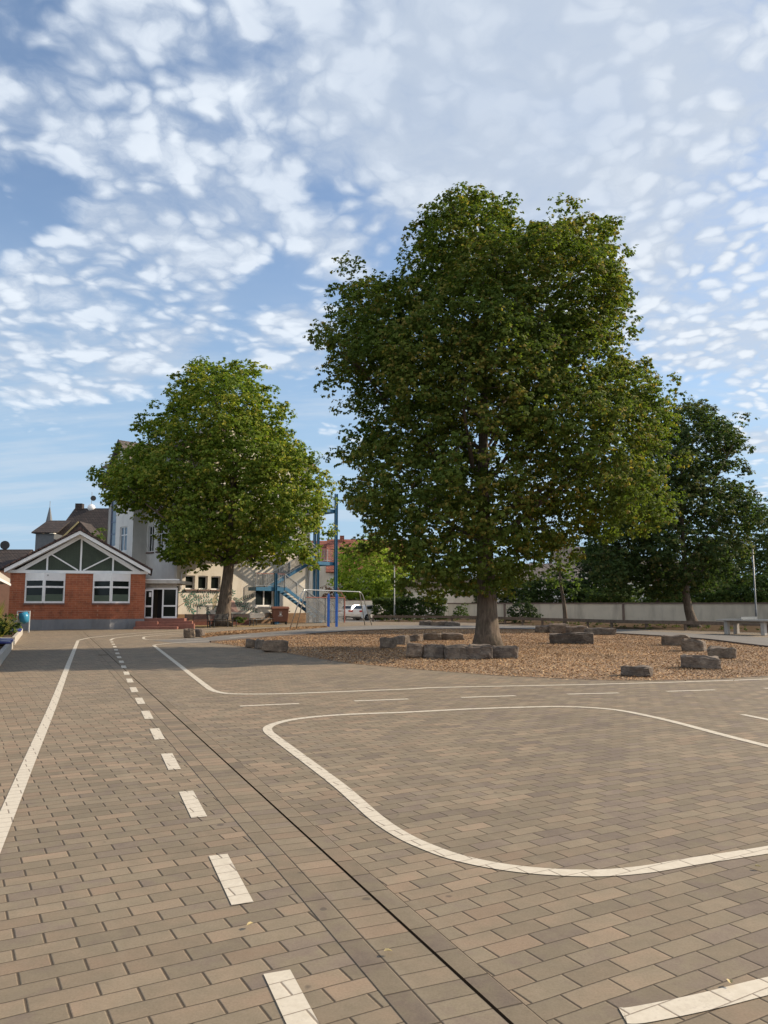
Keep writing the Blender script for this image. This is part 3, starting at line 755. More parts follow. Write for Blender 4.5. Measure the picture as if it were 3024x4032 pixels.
m.prism([(-.0, 0, 13.2), (W4, 0, 13.2), (W4/2, 0, 16.5)], (0, .35, 0))
m.box(W4-.35, W4, .35, 12, .8, 13.2)
m.build('mural_wing_wall', 'creamwall', sb)
m = MB(); m.box(-.04, W4+.04, -.06, .36, -.02, .8); m.box(W4-.3, W4+.04, .36, 12, -.02, .8); m.build('plinth', 'plinthbrick', sb)
# W3, W2, W1 (white)
h3 = []
def f3(px, py):   # on plane x=0 (W3): returns (y along back, z)
    fr = Frame((-15.2, 57.0), 135); s_, z_ = fr.loc(px, py); return s_, z_
def f1(px, py):
    P = FM.P+FM.u*(-1.2); fr = Frame((P.x, P.y), 135); return fr.loc(px, py)
y3a = [(f3(641, 2120)[0], f3(621, 2120)[0]), (f3(606, 2120)[0], f3(584, 2120)[0])]
z3 = (f3(600, 2173)[1], f3(600, 2070)[1])
def yslab(m, y0, y1, z0, z1, x0, x1, hs):
    """slab along local y with holes (y0,y1,z0,z1)"""
    ys = sorted({y0, y1, *[h[0] for h in hs], *[h[1] for h in hs]})
    for a, b in zip(ys, ys[1:]):
        z = z0
        for h in sorted([h for h in hs if h[0] < (a+b)/2 < h[1]], key=lambda h: h[2]):
            if h[2] > z: m.box(x0, x1, a, b, z, h[2])
            z = h[3]
        if z1 > z: m.box(x0, x1, a, b, z, z1)
m = MB()
hs3 = [(a, b, z3[0], z3[1]) for a, b in y3a]+[(a, b, z3[0]+3.6, z3[1]+3.6) for a, b in y3a]
yslab(m, .35, 4.67, -.02, 13.2, .0, .35, hs3)
m.box(-1.2, 0, 4.67, 5.0, -.02, 11.6)
ya, yb = f1(455, 2100)[0], f1(431, 2100)[0]; yc, yd = f1(500, 2120)[0], f1(471, 2120)[0]
z1w = (f1(480, 2172)[1], f1(480, 2075)[1]); z1s = (f1(440, 2150)[1], f1(440, 1925)[1])
YE = 8.95; YR = 7.05
yslab(m, 5.0, YE, -.02, 11.2, -1.2, -.85, [(ya, yb, z1s[0], min(z1s[1], 11.1)), (yc, yd, z1w[0], z1w[1])])
m.prism([(-1.2, 5.0, 11.2), (-1.2, YE, 11.2), (-1.2, YE, 11.5), (-1.2, YR, 14.2), (-1.2, 5.0, 11.7)], (.35, 0, 0))
m.box(-1.2, 12, YE-.35, YE, 0, 11.2)
m.build('shaded_wall', 'whitewall', sb)
def ywin(y0, y1, z0, z1, x, fr='white', pane='glass', mul=True, tran=None, sill=True, fw=.08):
    m = MB(); xf = x+.08
    m.box(xf, xf+.08, y0, y0+fw, z0, z1); m.box(xf, xf+.08, y1-fw, y1, z0, z1); m.box(xf, xf+.08, y0+fw, y1-fw, z0, z0+fw); m.box(xf, xf+.08, y0+fw, y1-fw, z1-fw, z1)
    if mul: m.box(xf+.004, xf+.076, (y0+y1)/2-fw/2, (y0+y1)/2+fw/2, z0+fw, z1-fw)
    for q in (tran or []): m.box(xf+.008, xf+.072, y0+fw, y1-fw, q-fw/2, q+fw/2)
    w_ = m.build('window', fr, sb); MB().box(xf+.04, xf+.05, y0+.03, y1-.03, z0+.03, z1-.03).build('pane', pane, w_)
    if sill: MB().box(x-.12, x-.003, y0-.1, y1+.1, z0-.1, z0-.01).build('sill', 'browntrim', w_)
for (a, b, c, d_) in hs3: ywin(a, b, c, d_, 0, tran=[c+(d_-c)*.66])
ywin(ya, yb, z1s[0], min(z1s[1], 11.1), -1.2, 'blueframe', 'skyglass', False, [z1s[0]+k*(11-z1s[0])/5 for k in range(1, 5)], False)
ywin(yc, yd, z1w[0], z1w[1], -1.2, 'white', 'skyglass', True, [z1w[0]+1.3], False)
# roofs
m = MB(); ov = .6
m.prism([(-ov, -.5, 13.2-.32), (W4/2, -.5, 16.5), (W4/2, -.5, 16.75), (-ov, -.5, 13.2-.05)], (0, 12.5, 0))
m.prism([(W4+ov, -.5, 13.2-.32), (W4/2, -.5, 16.5), (W4/2, -.5, 16.75), (W4+ov, -.5, 13.2-.05)], (0, 12.5, 0))
m.build('roof', 'tile_grey', sb)
m = MB(); 
for xe, sg in ((-ov, 1), (W4+ov, -1)): m.prism([(xe, -.56, 12.84), (W4/2, -.56, 16.46), (W4/2, -.56, 16.72), (xe, -.56, 13.12)], (0, .05, 0))
m.build('verge_board', 'browntrim', sb)
m = MB(); sl_l = (14.5-11.1)/(9.74-YR)
m.prism([(-1.5, 9.74, 11.0), (-1.5, YR, 14.40), (-1.5, YR, 14.6), (-1.5, 9.74, 11.25)], (12, 0, 0))
m.prism([(-1.5, 4.3, 11.0), (-1.5, YR, 14.40), (-1.5, YR, 14.6), (-1.5, 4.3, 11.25)], (7.6, 0, 0))
m.build('roof', 'tile_grey', sb)
m = MB()
for ye in (9.76, 4.28): m.prism([(-1.56, ye, 10.98), (-1.56, YR, 14.38), (-1.56, YR, 14.66), (-1.56, ye, 11.28)], (.05, 0, 0))
m.build('verge_board', 'blacksteel', sb)
# W4 windows
for (a, b, c, d_) in wz: window(sb, a, b, c, d_, 0, fw=.09, sill='browntrim', recess=.16)
window(sb, xw0, xw1, zw0, zw1, 0, fw=.12, mul=((xw0+xw1)/2,), sill='white', recess=.14)
window(sb, xw0-.1, xw1+.1, zb0, zb1, 0, fw=.08, fr='white', pane='creamwall', mul=tuple(xw0+k*(xw1-xw0)/6 for k in range(1, 6)), recess=.14)
for (a, b, c, d_) in holes[len(wz)+2:]: window(sb, a, b, c, d_, 0, mul=((a+b)/2,), tran=(c+1.3,), recess=.12)
MB().tube([(.35, -.07, 3.9), (.35, -.07, 2.6)], .05).build('drain_pipe', 'white', sb)
MB().tube([(W4-.06, -.10, .8), (W4-.06, -.10, 13)], .06).build('drain_pipe', 'white', sb)
# mural painted on the wall
rm = random.Random(4)
def leafshape(m, cx, cz, ang, L, w_, y=-.006):
    t = (math.cos(ang), math.sin(ang)); n_ = (-t[1], t[0])
    pts = []
    for k in range(10):
        q = 2*math.pi*k/10; a = math.cos(q)*L/2; b = math.sin(q)*w_/2*(1-.35*math.cos(q)); pts.append((cx+t[0]*a+n_[0]*b, y, cz+t[1]*a+n_[1]*b))
    m.quad(*pts)
mu = [MB(), MB()]; br_ = MB()
def Z3(x, y): return fm(550+x*.3617, 2150+y*.3617)
def spray(pts, n, side=1, sz=.21):
    P = [Vector(Z3(*p)) for p in pts]; C = catmull(P, 6); 
    bb = MB(); bb.tube([(p.x, -.002, p.y) for p in C], .014, 5); bb.build('mural_branch', 'mbrown', sb)
    for k in range(n):
        q = k/(n-1)*(len(C)-1.01); i = int(q); p = C[i].lerp(C[i+1], q-i); t = (C[i+1]-C[i]); ang = math.atan2(t.y, t.x)
        for s_ in (-1, 1):
            a2 = ang+s_*R(rm.uniform(38, 62)); L = sz*rm.uniform(.8, 1.25)
            leafshape(mu[rm.random() < .55], p.x+math.cos(a2)*L*.6, p.y+math.sin(a2)*L*.6, a2, L, L*.36, -.006-.001*rm.random())
br_.tube([(Z3(395, 735)[0], -.004, Z3(395, 735)[1]), (Z3(420, 660)[0], -.004, Z3(420, 660)[1]), (Z3(500, 610)[0], -.004, Z3(500, 610)[1])], .03, 5)
spray([(500, 610), (480, 560), (450, 510), (480, 490)], 7); spray([(500, 610), (540, 560), (600, 500), (690, 490), (790, 500)], 15)
spray([(500, 610), (560, 600), (640, 560), (740, 540)], 12); spray([(500, 610), (600, 640), (700, 610), (770, 600)], 12)
spray([(500, 620), (540, 680), (590, 720)], 8); spray([(700, 610), (730, 670), (745, 720)], 7); spray([(600, 640), (650, 660), (670, 640)], 5)
spray([(560, 500), (600, 540), (650, 580)], 7); spray([(820, 490), (850, 540), (830, 600), (835, 700)], 7)
spray([(970, 590), (1000, 545), (1020, 500)], 5); spray([(1020, 570), (1080, 590), (1150, 560), (1230, 545)], 12); spray([(1050, 600), (1100, 660), (1180, 680), (1270, 705)], 13); spray([(1080, 620), (1160, 640)], 5)
mu[0].build('mural_leaves', 'mgreen', sb); mu[1].build('mural_leaves', 'mgrey', sb); br_.build('mural_branch', 'mbrown', sb)
def flat(px, mat, y=-.005):
    m = MB(); m.quad(*[(Z3(*p)[0], y, Z3(*p)[1]) for p in px]); m.build('mural_figure', mat, sb)
flat([(780, 600), (800, 560), (830, 515), (850, 520), (845, 600), (825, 660), (800, 700), (790, 690), (795, 640)], 'mtan')
flat([(975, 600), (1000, 585), (1030, 600), (1050, 650), (1065, 700), (1140, 715), (1060, 718), (965, 718), (990, 690), (985, 640)], 'mpink')
# entrance porch
pq = at(572, 2400, 50.0); pe = thing('entrance_porch', 'entrance with flat canopy, open white door and dark doorway', 'entrance', (pq.x, 50.0, 0), R(4)); pe.scale = (.93, .93, .95)
m = MB(); m.box(-.25, 2.35, -.5, 4.5, 3.0, 3.22); m.build('canopy', 'concrete', pe)
m = MB(); m.box(-.25, 2.35, -.52, -.48, 3.22, 3.30); m.build('canopy_trim', 'white', pe)
m = MB(); m.box(.0, 2.1, -.02, .05, 2.72, 3.0); m.build('fascia_panel', 'concrete', pe)
for x in (.2, .75, 1.2):
    MB().box(x, x+.16, -.12, -.02, 2.78, 2.9).build('wall_light', 'concrete', pe)
m = MB(); m.box(.62, 1.15, .9, .95, .68, 2.72); m.build('dark_doorway', 'black', pe)  # black panel puts the darkness of the opening into colour
m = MB(); m.box(0, .08, 0, .08, .68, 2.72); m.box(1.12, 1.22, 0, .08, .68, 2.72); m.box(2.04, 2.14, 0, .08, .68, 2.72); m.box(.08, 1.12, 0.01, .07, 2.60, 2.72); m.box(1.22, 2.04, .01, .07, 2.6, 2.72)
m.box(1.22, 2.04, .012, .068, 1.45, 1.55); m.box(1.22, 2.04, .01, .07, .68, .8); m.build('door_frame', 'white', pe)
MB().box(1.22, 2.04, .03, .04, .8, 2.6).build('side_glazing', 'glass', pe)
MB().box(1.24, 2.0, .045, .06, .84, 1.42).build('side_panel', 'browntrim', pe)
dr = MB(); dr.box(.0, .58, -.35, -.30, .68, .78); dr.box(.0, .58, -.35, -.30, 2.5, 2.6); dr.box(0, .09, -.352, -.298, .78, 2.5); dr.box(.49, .58, -.352, -.298, .78, 2.5); dr.box(.09, .49, -.35, -.30, 1.42, 1.54)
dro = dr.build('door', 'white', pe); MB().box(.08, .5, -.33, -.32, .76, 2.52).build('glazing', 'glass', dro); MB().box(.30, .46, -.36, -.353, 2.1, 2.4).build('notice', 'white', dro)
m = MB(); m.box(-.25, 2.8, -.7, 1.0, -.02, .68); m.box(-.25, 3.4, -1.15, -.7, -.02, .51); m.box(-.25, 1.2, -1.6, -1.15, -.02, .51); m.box(1.2, 3.6, -1.55, -1.15, -.02, .34); m.box(-.25, 2.6, -2.1, -1.6, -.02, .17); m.build('steps', 'redstep', pe, bevel=.02)
m = MB(); m.box(.3, .35, .96, 3.5, .68, 2.9); m.box(1.5, 1.55, .96, 3.5, .68, 2.9); m.build('lobby_wall', 'black', pe)

# low brick wall under the mural, with posts
m = MB(); lw = thing('low_brick_wall', 'low brown wall with pale post in front of the mural', 'wall', (-13.9, 57.0, 0), R(28))
m.box(0, 1.9, 0, .25, -.02, .75); m.box(2.15, 4.4, 0, .25, -.02, .75); m.build('wall', 'redstep', lw)
MB().box(1.9, 2.15, -.03, .28, -.02, .8).build('post', 'concrete', lw)

# ------------------------------------------------------------------ steel stair
st = thing('fire_escape_stair', 'blue steel outside stair with mesh railings at the school wall', 'staircase', (-13.9, 55.7, 0), R(45))
# local x along the wall ; y 0 = outer lane, y 1.0 = inner lane
Q = math.sqrt(2); lx = lambda t: t*Q
L1a, L1b = lx(2.35+.0), lx(5.97); L1a = 5.3; L1b = 8.45; L1z = 2.85; L2a, L2b, L2z = lx(8.43), lx(9.73), 5.05
def flight(y0, y1, xa, za, xb, zb, n):
    s_ = MB()
    for y in (y0, y1): s_.bar((xa, y, za-.05), (xb, y, zb-.05), .07, .26)
    s_.build('stringer', 'teal', st)
    t = MB()
    for k in range(1, n):
        f = k/n; x = xa+(xb-xa)*f; z = za+(zb-za)*f; t.box(x-.15, x+.15, y0+.04, y1-.04, z-.02, z+.015)
    t.build('treads', 'teal', st)
    for y in (y0-.03,):
        r = MB(); r.bar((xa, y, za+1.05), (xb, y, zb+1.05), .05); r.bar((xa, y, za+.18), (xb, y, zb+.18), .05)
        for k in range(0, 5):
            f = k/4; x = xa+(xb-xa)*f; z = za+(zb-za)*f; r.bar((x, y, z), (x, y, z+1.05), .045)
        r.build('railing', 'steel', st)
        r = MB()
        r.prism([(xa, y+.03, za+.2), (xb, y+.03, zb+.2), (xb, y+.03, zb+1.02), (xa, y+.03, za+1.02)], (0, .008, 0)); r.build('railing_infill', 'meshpanel', st)
def landing(x0, x1, y0, y1, z, rail='redframe'):
    s_ = MB(); s_.box(x0, x1, y0, y0+.08, z-.28, z); s_.box(x0, x1, y1-.08, y1, z-.28, z); s_.box(x0, x0+.08, y0+.08, y1-.08, z-.28, z); s_.box(x1-.08, x1, y0+.08, y1-.08, z-.28, z)
    s_.build('landing_frame', 'teal', st); MB().box(x0+.08, x1-.08, y0+.08, y1-.08, z-.05, z-.01).build('landing_deck', 'meshpanel', st)
    r = MB(); r.bar((x0, y0+.03, z+1.05), (x1, y0+.03, z+1.05), .05); r.build('handrail', rail, st)
    r = MB(); r.bar((x0, y0+.03, z+.12), (x1, y0+.03, z+.12), .04)
    n = max(2, int((x1-x0)/.75))
    for k in range(n+1): x = x0+(x1-x0)*k/n; r.bar((x, y0+.03, z), (x, y0+.03, z+1.05), .045)
    nn = int((x1-x0)/.16)
    for k in range(nn): x = x0+(x1-x0)*k/nn; r.bar((x, y0+.03, z+.12), (x, y0+.03, z+1.03), .018)
    r.build('railing', 'steel', st)
landing(5.7, L1b, -.1, .95, L1z); flight(-.1, 1.0, L1b, L1z, 13.3, .05, 14)
flight(1.05, 2.0, 7.6, L1z, L2a+.1, L2z, 12)
landing(L2a, L2b+.1, -.1, 2.0, L2z); flight(-.1, 1.0, L2a, L2z, 7.6, 7.4, 13); landing(4.8, 7.6, -.1, 1.3, 7.4); flight(1.05, 2.0, 7.6, 7.4, L2a, 9.6, 12); landing(L2a, L2b+.1, -.1, 2.0, 9.5)
# posts (px, top z)
for (px, zt, y) in ((1084, 3.95, -.15), (1094, 3.0, 1.1), (1236, 9.6, 1.6), (1250, 9.6, .3)):
    fr = Frame(FM.P+FM.u*0-FM.b*(1.84-y), 45); x = fr.loc(px, 2400)[0]; 
    c = MB(); c.box(x-.08, x+.08, y-.012, y+.012, -.02, zt); c.box(x-.10, x-.08, y-.09, y+.09, -.02, zt); c.box(x+.08, x+.10, y-.09, y+.09, -.02, zt); c.box(x-.25, x+.25, y-.2, y+.2, -.02, .03); c.build('column', 'teal', st)
fr = Frame(FM.P-FM.b*1.95, 45); x = fr.loc(1319, 2200)[0]
c = MB(); c.box(x-.13, x+.13, -.23, -.21, 0, 10.85); c.box(x-.13, x-.11, -.31, -.13, 0, 10.85); c.box(x+.11, x+.13, -.31, -.13, 0, 10.85); c.build('column', 'teal', st)
c = MB(); xm0, xm1 = fr.loc(1195, 2400)[0], fr.loc(1347, 2400)[0]
c.box(xm0, xm1, -.42, -.41, .05, 2.05); c.build('mesh_fence_panel', 'meshpanel', st)
c = MB(); c.bar((xm0, -.42, 2.08), (xm1, -.42, 2.08), .07); c.bar((xm1, -.42, 0), (xm1, -.42, 2.1), .09); c.bar((xm1, -.42, 2.1), (xm1-.8, -.42, 2.9), .05); c.build('mesh_fence_frame', 'redframe', st)
c = MB(); c.bar(((xm0+xm1)/2, -.43, 0), ((xm0+xm1)/2, -.43, 2.05), .06); c.bar(((xm0+xm1)/2, -.43, 1.05), (xm1, -.43, 1.0), .05); c.build('mesh_fence_post', 'greysteel', st)

# ------------------------------------------------------------------ bin, benches, frames, posts
def bin_():
    x, y = G(1102, 2459); b = thing('wheelie_bin', 'large brown four wheeled waste bin beside the school wall', 'bin', (x, y, 0), R(12))
    m = MB(); hw = .62
    m.v += [(-hw+.06, -.42, .22), (hw-.06, -.42, .22), (hw-.06, .42, .22), (-hw+.06, .42, .22), (-hw, -.52, 1.15), (hw, -.52, 1.15), (hw, .52, 1.15), (-hw, .52, 1.15)]
    m.f += [(3, 2, 1, 0), (4, 5, 6, 7), (0, 1, 5, 4), (1, 2, 6, 5), (2, 3, 7, 6), (3, 0, 4, 7)]
    m.build('body', 'bin', b, bevel=.03)
    m = MB(); m.box(-hw-.06, hw+.06, -.58, .56, 1.152, 1.22); m.prism([(-hw-.04, -.5, 1.22), (-hw-.04, .52, 1.22), (-hw-.04, .40, 1.36), (-hw-.04, -.2, 1.34)], (2*hw+.08, 0, 0)); m.build('lid', 'bin', b, bevel=.03)
    m = MB(); m.bar((-hw-.12, -.3, 1.0), (-hw-.02, -.3, 1.0), .09); m.build('trunnion', 'bin', b); m = MB(); m.bar((hw+.02, -.3, 1.0), (hw+.12, -.3, 1.0), .09); m.build('trunnion', 'bin', b)
    for sx in (-1, 1):
        for sy in (-1, 1):
            m = MB(); m.tube([(sx*.45-.04, sy*.34, .12), (sx*.45+.04, sy*.34, .12)], .12, 14); m.build('wheel', 'rubber', b)
    m = MB(); m.box(-.07, .07, -.497, -.475, .72, .84); m.box(-.16, .16, -.49, -.465, .64, .67); m.box(-.1, .1, -.512, -.49, .92, .95); m.build('printed_mark', 'white', b)
bin_()
def bench(xa, ya, xb, yb_, label, lit=False):
    A = Vector(G(xa, ya)); B = Vector(G(xb, yb_)); L = (B-A).length; ang = math.atan2(B.y-A.y, B.x-A.x)
    b = thing('park_bench', label, 'bench', (A.x, A.y, 0), ang, 'metal benches round the left tree')
    m = MB()
    for k in range(7): m.bar((.03, .05+k*.065, .45), (L-.03, .05+k*.065, .45), .045, .025)
    m.build('seat', 'blacksteel' if not lit else 'steel', b)  # sunlight on the black bench put in as a paler steel
    m = MB()
    for k in range(6): m.bar((.03, .50+k*.015, .56+k*.06), (L-.03, .50+k*.015, .56+k*.06), .02, .045)
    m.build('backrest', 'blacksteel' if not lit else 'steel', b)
    for x in (.12, L-.12):
        m = MB(); m.bar((x, .05, 0), (x, .05, .44), .045); m.bar((x, .46, 0), (x, .5, .5), .045); m.bar((x, .5, .5), (x, .6, .9), .045); m.bar((x, .03, .41), (x, .48, .41), .04); m.build('leg', 'blacksteel', b)
bench(738, 2474, 836, 2472, 'black metal bench at the left end of the row by the tree')
bench(840, 2472, 922, 2469, 'black metal bench directly in front of the left tree trunk')
bench(926, 2468, 1004, 2466, 'black bench between the left trunk and the pale sunlit-coloured bench')
bench(1008, 2464, 1092, 2459, 'black metal bench in a paler sunlit colour in front of the brown bin', True)
def climb():
    fA, fB, fC, fD = G(1140, 2479), G(1166, 2477), G(1437, 2462), G(1464, 2462)
    t = thing('climbing_frame', 'tall steel tube gymnastics frame with splayed legs', 'play frame', (0, 0, 0))
    zt = 2.42
    pL = at(1192, 2327, 47.8); pR = at(1424, 2327, 56.8); pL.z = pR.z = zt
    d_ = (pR-pL); d_.z = 0; d_.normalize()
    A = Vector((*fA, 0)); D = Vector((*fD, 0)); B = Vector((*fB, 0)); C = Vector((*fC, 0))
    pts = [A]+[A.lerp(pL, .9)]+[pL+d_*.12*k+Vector((0, 0, -.12+.06*k)) for k in (1, 2)]+[pL+d_*.5, pR-d_*.5, pR-d_*.2+Vector((0, 0, -.03))]+[D.lerp(pR, .9), D]
    MB().tube(pts, .035, 8).build('top_rail', 'steel', t, True)
    MB().tube([B, B.lerp(pL+d_*.4, .97), pL+d_*.45+Vector((0, 0, -.01))], .035, 8).build('leg', 'steel', t, True)
    MB().tube([C, C.lerp(pR-d_*.4, .97), pR-d_*.5+Vector((0, 0, -.01))], .035, 8).build('leg', 'steel', t, True)
climb()
for px, lb in ((1293, 'blue square play post standing left of its twin'), (1325, 'blue square play post standing right of its twin')):
    x, y = G(px, 2468); t = thing('play_post', lb, 'post', (x, y, 0), R(8), 'blue posts by the steel frame')
    m = MB(); m.box(-.085, .085, -.085, .085, -.02, 2.12); m.build('post', 'bluepost', t, bevel=.015)
    m = MB(); m.v += [(-.095, -.095, 2.12), (.095, -.095, 2.12), (.095, .095, 2.12), (-.095, .095, 2.12), (-.03, -.03, 2.26), (.03, -.03, 2.26), (.03, .03, 2.26), (-.03, .03, 2.26)]; m.f += [(3, 2, 1, 0), (4, 5, 6, 7), (0, 1, 5, 4), (1, 2, 6, 5), (2, 3, 7, 6), (3, 0, 4, 7)]; m.build('cap', 'bluepost', t)

# ------------------------------------------------------------------ cars
def car(px, py, rz, label):
    x, y = G(px, py); c = thing('parked_car', label, 'car', (x, y, 0), rz, 'white hatchbacks parked behind the stair')
    # local: x = forward, y = left ; rear at x=0 .. front 4.0
    prof = [(0, .35), (-.03, .62), (.05, .95), (.18, 1.05), (.42, 1.40), (1.0, 1.46), (2.0, 1.44), (2.55, 1.30), (3.05, 1.02), (3.75, .86), (4.0, .70), (4.03, .35)]
    arch = []
    for cx in (3.25, .75):
        arch += [(cx+.36*math.cos(R(a)), .26+.36*math.sin(R(a))) for a in range(0, 181, 20)]
    bot = [(4.0, .22)]+arch[:10]+arch[10:]+[(0.05, .22)]
    W = .85
    def yy(z, s_): return s_*(W if z < .98 else W-(z-.98)*.42)
    lowp = [(.05, .22), (0, .35), (-.03, .62), (.06, .98), (3.15, .98), (3.75, .86), (4.0, .70), (4.03, .35), (4.0, .22)]+arch
    upp = [(.06, .98), (.18, 1.10), (.42, 1.40), (1.0, 1.46), (2.0, 1.44), (2.55, 1.30), (3.15, .98)]
    m = MB()
    for P_ in (lowp, upp):
        rows = []
        for s_ in (-1, 1):
            i = len(m.v); m.v += [(a, yy(b, s_), b) for a, b in P_]; rows.append(i); m.f.append(tuple(range(i, i+len(P_))))
        for k in range(len(P_)):
            k2 = (k+1) % len(P_)
            if P_ is upp and k2 == 0: continue
            if P_ is lowp and k == 3: continue
            a, b = rows; m.f.append((a+k, a+k2, b+k2, b+k))
    m.build('body', 'carpaint', c)
    for s_ in (-1, 1):
        for pts in ([(.62, 1.04), (.72, 1.32), (1.35, 1.38), (1.35, 1.03)], [(1.42, 1.03), (1.42, 1.38), (2.05, 1.36), (2.5, 1.20), (2.75, 1.02)]):
            m = MB(); m.quad(*[(a, yy(b, s_)+s_*.012, b) for a, b in pts]); m.build('side_window', 'carglass', c)
    m = MB(); m.quad((.155, -.62, 1.09), (.155, .62, 1.09), (.355, .54, 1.36), (.355, -.54, 1.36)); m.build('rear_window', 'carglass', c)
    m = MB(); m.quad((2.62, -.6, 1.29), (2.62, .6, 1.29), (3.06, .7, 1.05), (3.06, -.7, 1.05)); m.build('windscreen', 'carglass', c)
    for s_ in (-1, 1):
        m = MB(); m.box(-.03, .16, s_*.86-.03 if s_ > 0 else -.875, .875 if s_ > 0 else -.58, .82, .96) if False else m.box(-.04, .13, min(s_*.55, s_*.868), max(s_*.55, s_*.868), .80, .95); m.build('tail_light', 'taillight', c, bevel=.02)
        for cx in (.75, 3.25):
            w_ = MB(); w_.tube([(cx, s_*.66, .30), (cx, s_*.86, .30)], .30, 20); wo_ = w_.build('wheel', 'rubber', c, False)
            r_ = MB(); 
            for k in range(5):
                a = 2*math.pi*k/5; r_.bar((cx, s_*.872, .30), (cx+.19*math.cos(a), s_*.872, .30+.19*math.sin(a)), .06, .02, up=(0, 1, 0))
            r_.tube([(cx, s_*.855, .30), (cx, s_*.875, .30)], .06, 10); r_.build('rim', 'alloy', wo_)
    m = MB(); m.box(-.05, -.035, -.26, .26, .50, .61); m.build('number_plate', 'white', c)
    m = MB(); m.box(-.06, .1, -.80, .80, .26, .36); m.build('bumper', 'rubber', c)
    m = MB(); m.bar((2.35, -.92, 1.02), (2.35, -1.05, 1.06), .12, .14); m.build('mirror', 'carpaint', c)
    return c
car(1402, 2443, R(38), 'white hatchback nearest the hedge with its tail lights showing')
car(1356, 2441, R(50), 'white hatchback partly hidden behind the stair mesh panel')

# ------------------------------------------------------------------ walls, garden, neighbours
pw0 = Vector((at(1763, 2400, 82).x, 82)); pw1 = Vector((at(3024, 2400, 60).x, 60)); dir_ = (pw1-pw0); Lw = dir_.length; angw = math.atan2(dir_.y, dir_.x)
pw = thing('perimeter_wall', 'long cream rendered boundary wall with dark coping behind the yard', 'wall', (pw0.x, pw0.y, 0), angw)
m = MB(); m.box(0, Lw+35, 0, .25, -.02, 1.55); m.build('wall', 'perim', pw)
m = MB(); m.box(-.05, Lw+35, -.06, .31, 1.55, 1.66); m.build('coping', 'coping', pw)
FW = Frame(pw0, math.degrees(angw))
for px in (1988, 2455):
    x = FW.loc(px, 2400)[0]; MB().box(x-.09, x+.09, -.10, .0, -.02, 1.56).build('pier', 'coping', pw)
MB().box(FW.loc(3060, 2400)[0], FW.loc(3060, 2400)[0]+.28, -.12, 0, -.02, 1.56).build('pier', 'concrete', pw)
# bank in front of the wall
rail_px = [(1469, 2448), (1700, 2450), (1872, 2452), (1950, 2456), (2109, 2463), (2270, 2469), (2424, 2476), (2640, 2481), (2858, 2487), (3050, 2493), (3250, 2500)]
RP = [Vector(G(*p)) for p in rail_px]
m = MB()
NS = 60; RPc = catmull(RP, 6)
back = [pw0+(pw1-pw0)*(k/(len(RPc)-1))*1.25-Vector((0, .0)) for k in range(len(RPc))]
rows = 7; vv = []
for k, p in enumerate(RPc):
    q = back[k]
    for j in range(rows):
        f = j/(rows-1); s_ = p.lerp(q, f); z = .08*min(1, f*5)+.05*mnoise.noise(Vector((s_.x, s_.y, 0))) if 0 < f else .01
        m.v.append((s_.x, s_.y+.15, z))
for k in range(len(RPc)-1):
    for j in range(rows-1):
        a = k*rows+j; m.f.append((a, a+rows, a+rows+1, a+1))
struct(m.build('earth_bank', 'dirt', smooth=True))
rl = thing('low_rail_fence', 'low weathered timber rail fence along the edge of the track', 'fence', (0, 0, 0))
m = MB(); rr = catmull(RP, 2)
for a, b in zip(rr, rr[1:]): m.bar((a.x, a.y, .46), (b.x, b.y, .46), .12, .20)
m.build('rail', 'wood', rl)
acc = 0
for a, b in zip(rr, rr[1:]):
    L = (b-a).length; 
    while acc < L:
        p = a.lerp(b, acc/L); MB().box(p.x-.07, p.x+.07, p.y+.06, p.y+.18, 0, .56).build('post', 'wood', rl); acc += 2.4
    acc -= L
wp = []; rgw = np.random.default_rng(77)
for a, b in zip(rr, rr[1:]):
    L = (b-a).length
    for q in range(int(L*3.2)):
        p = a.lerp(b, rgw.random()); f = rgw.random()**1.5*6; nrm_ = Vector((-(b-a).y, (b-a).x)).normalized(); wp.append((p.x+nrm_.x*(.1+f), p.y+nrm_.y*(.1+f), .06+rgw.random()*.10))
wp = np.array(wp); WPTS = wp
# garden wall behind the cars
gw = thing('garden_wall', 'short cream garden wall behind the white cars', 'wall', (at(1335, 2400, 82).x, 82, 0), 0)
MB().box(0, 4.3, 0, .2, 0, 1.9).build('wall', 'creamwall', gw); MB().box(-.04, 4.3, -.04, .24, 1.9, 1.97).build('coping', 'coping', gw)

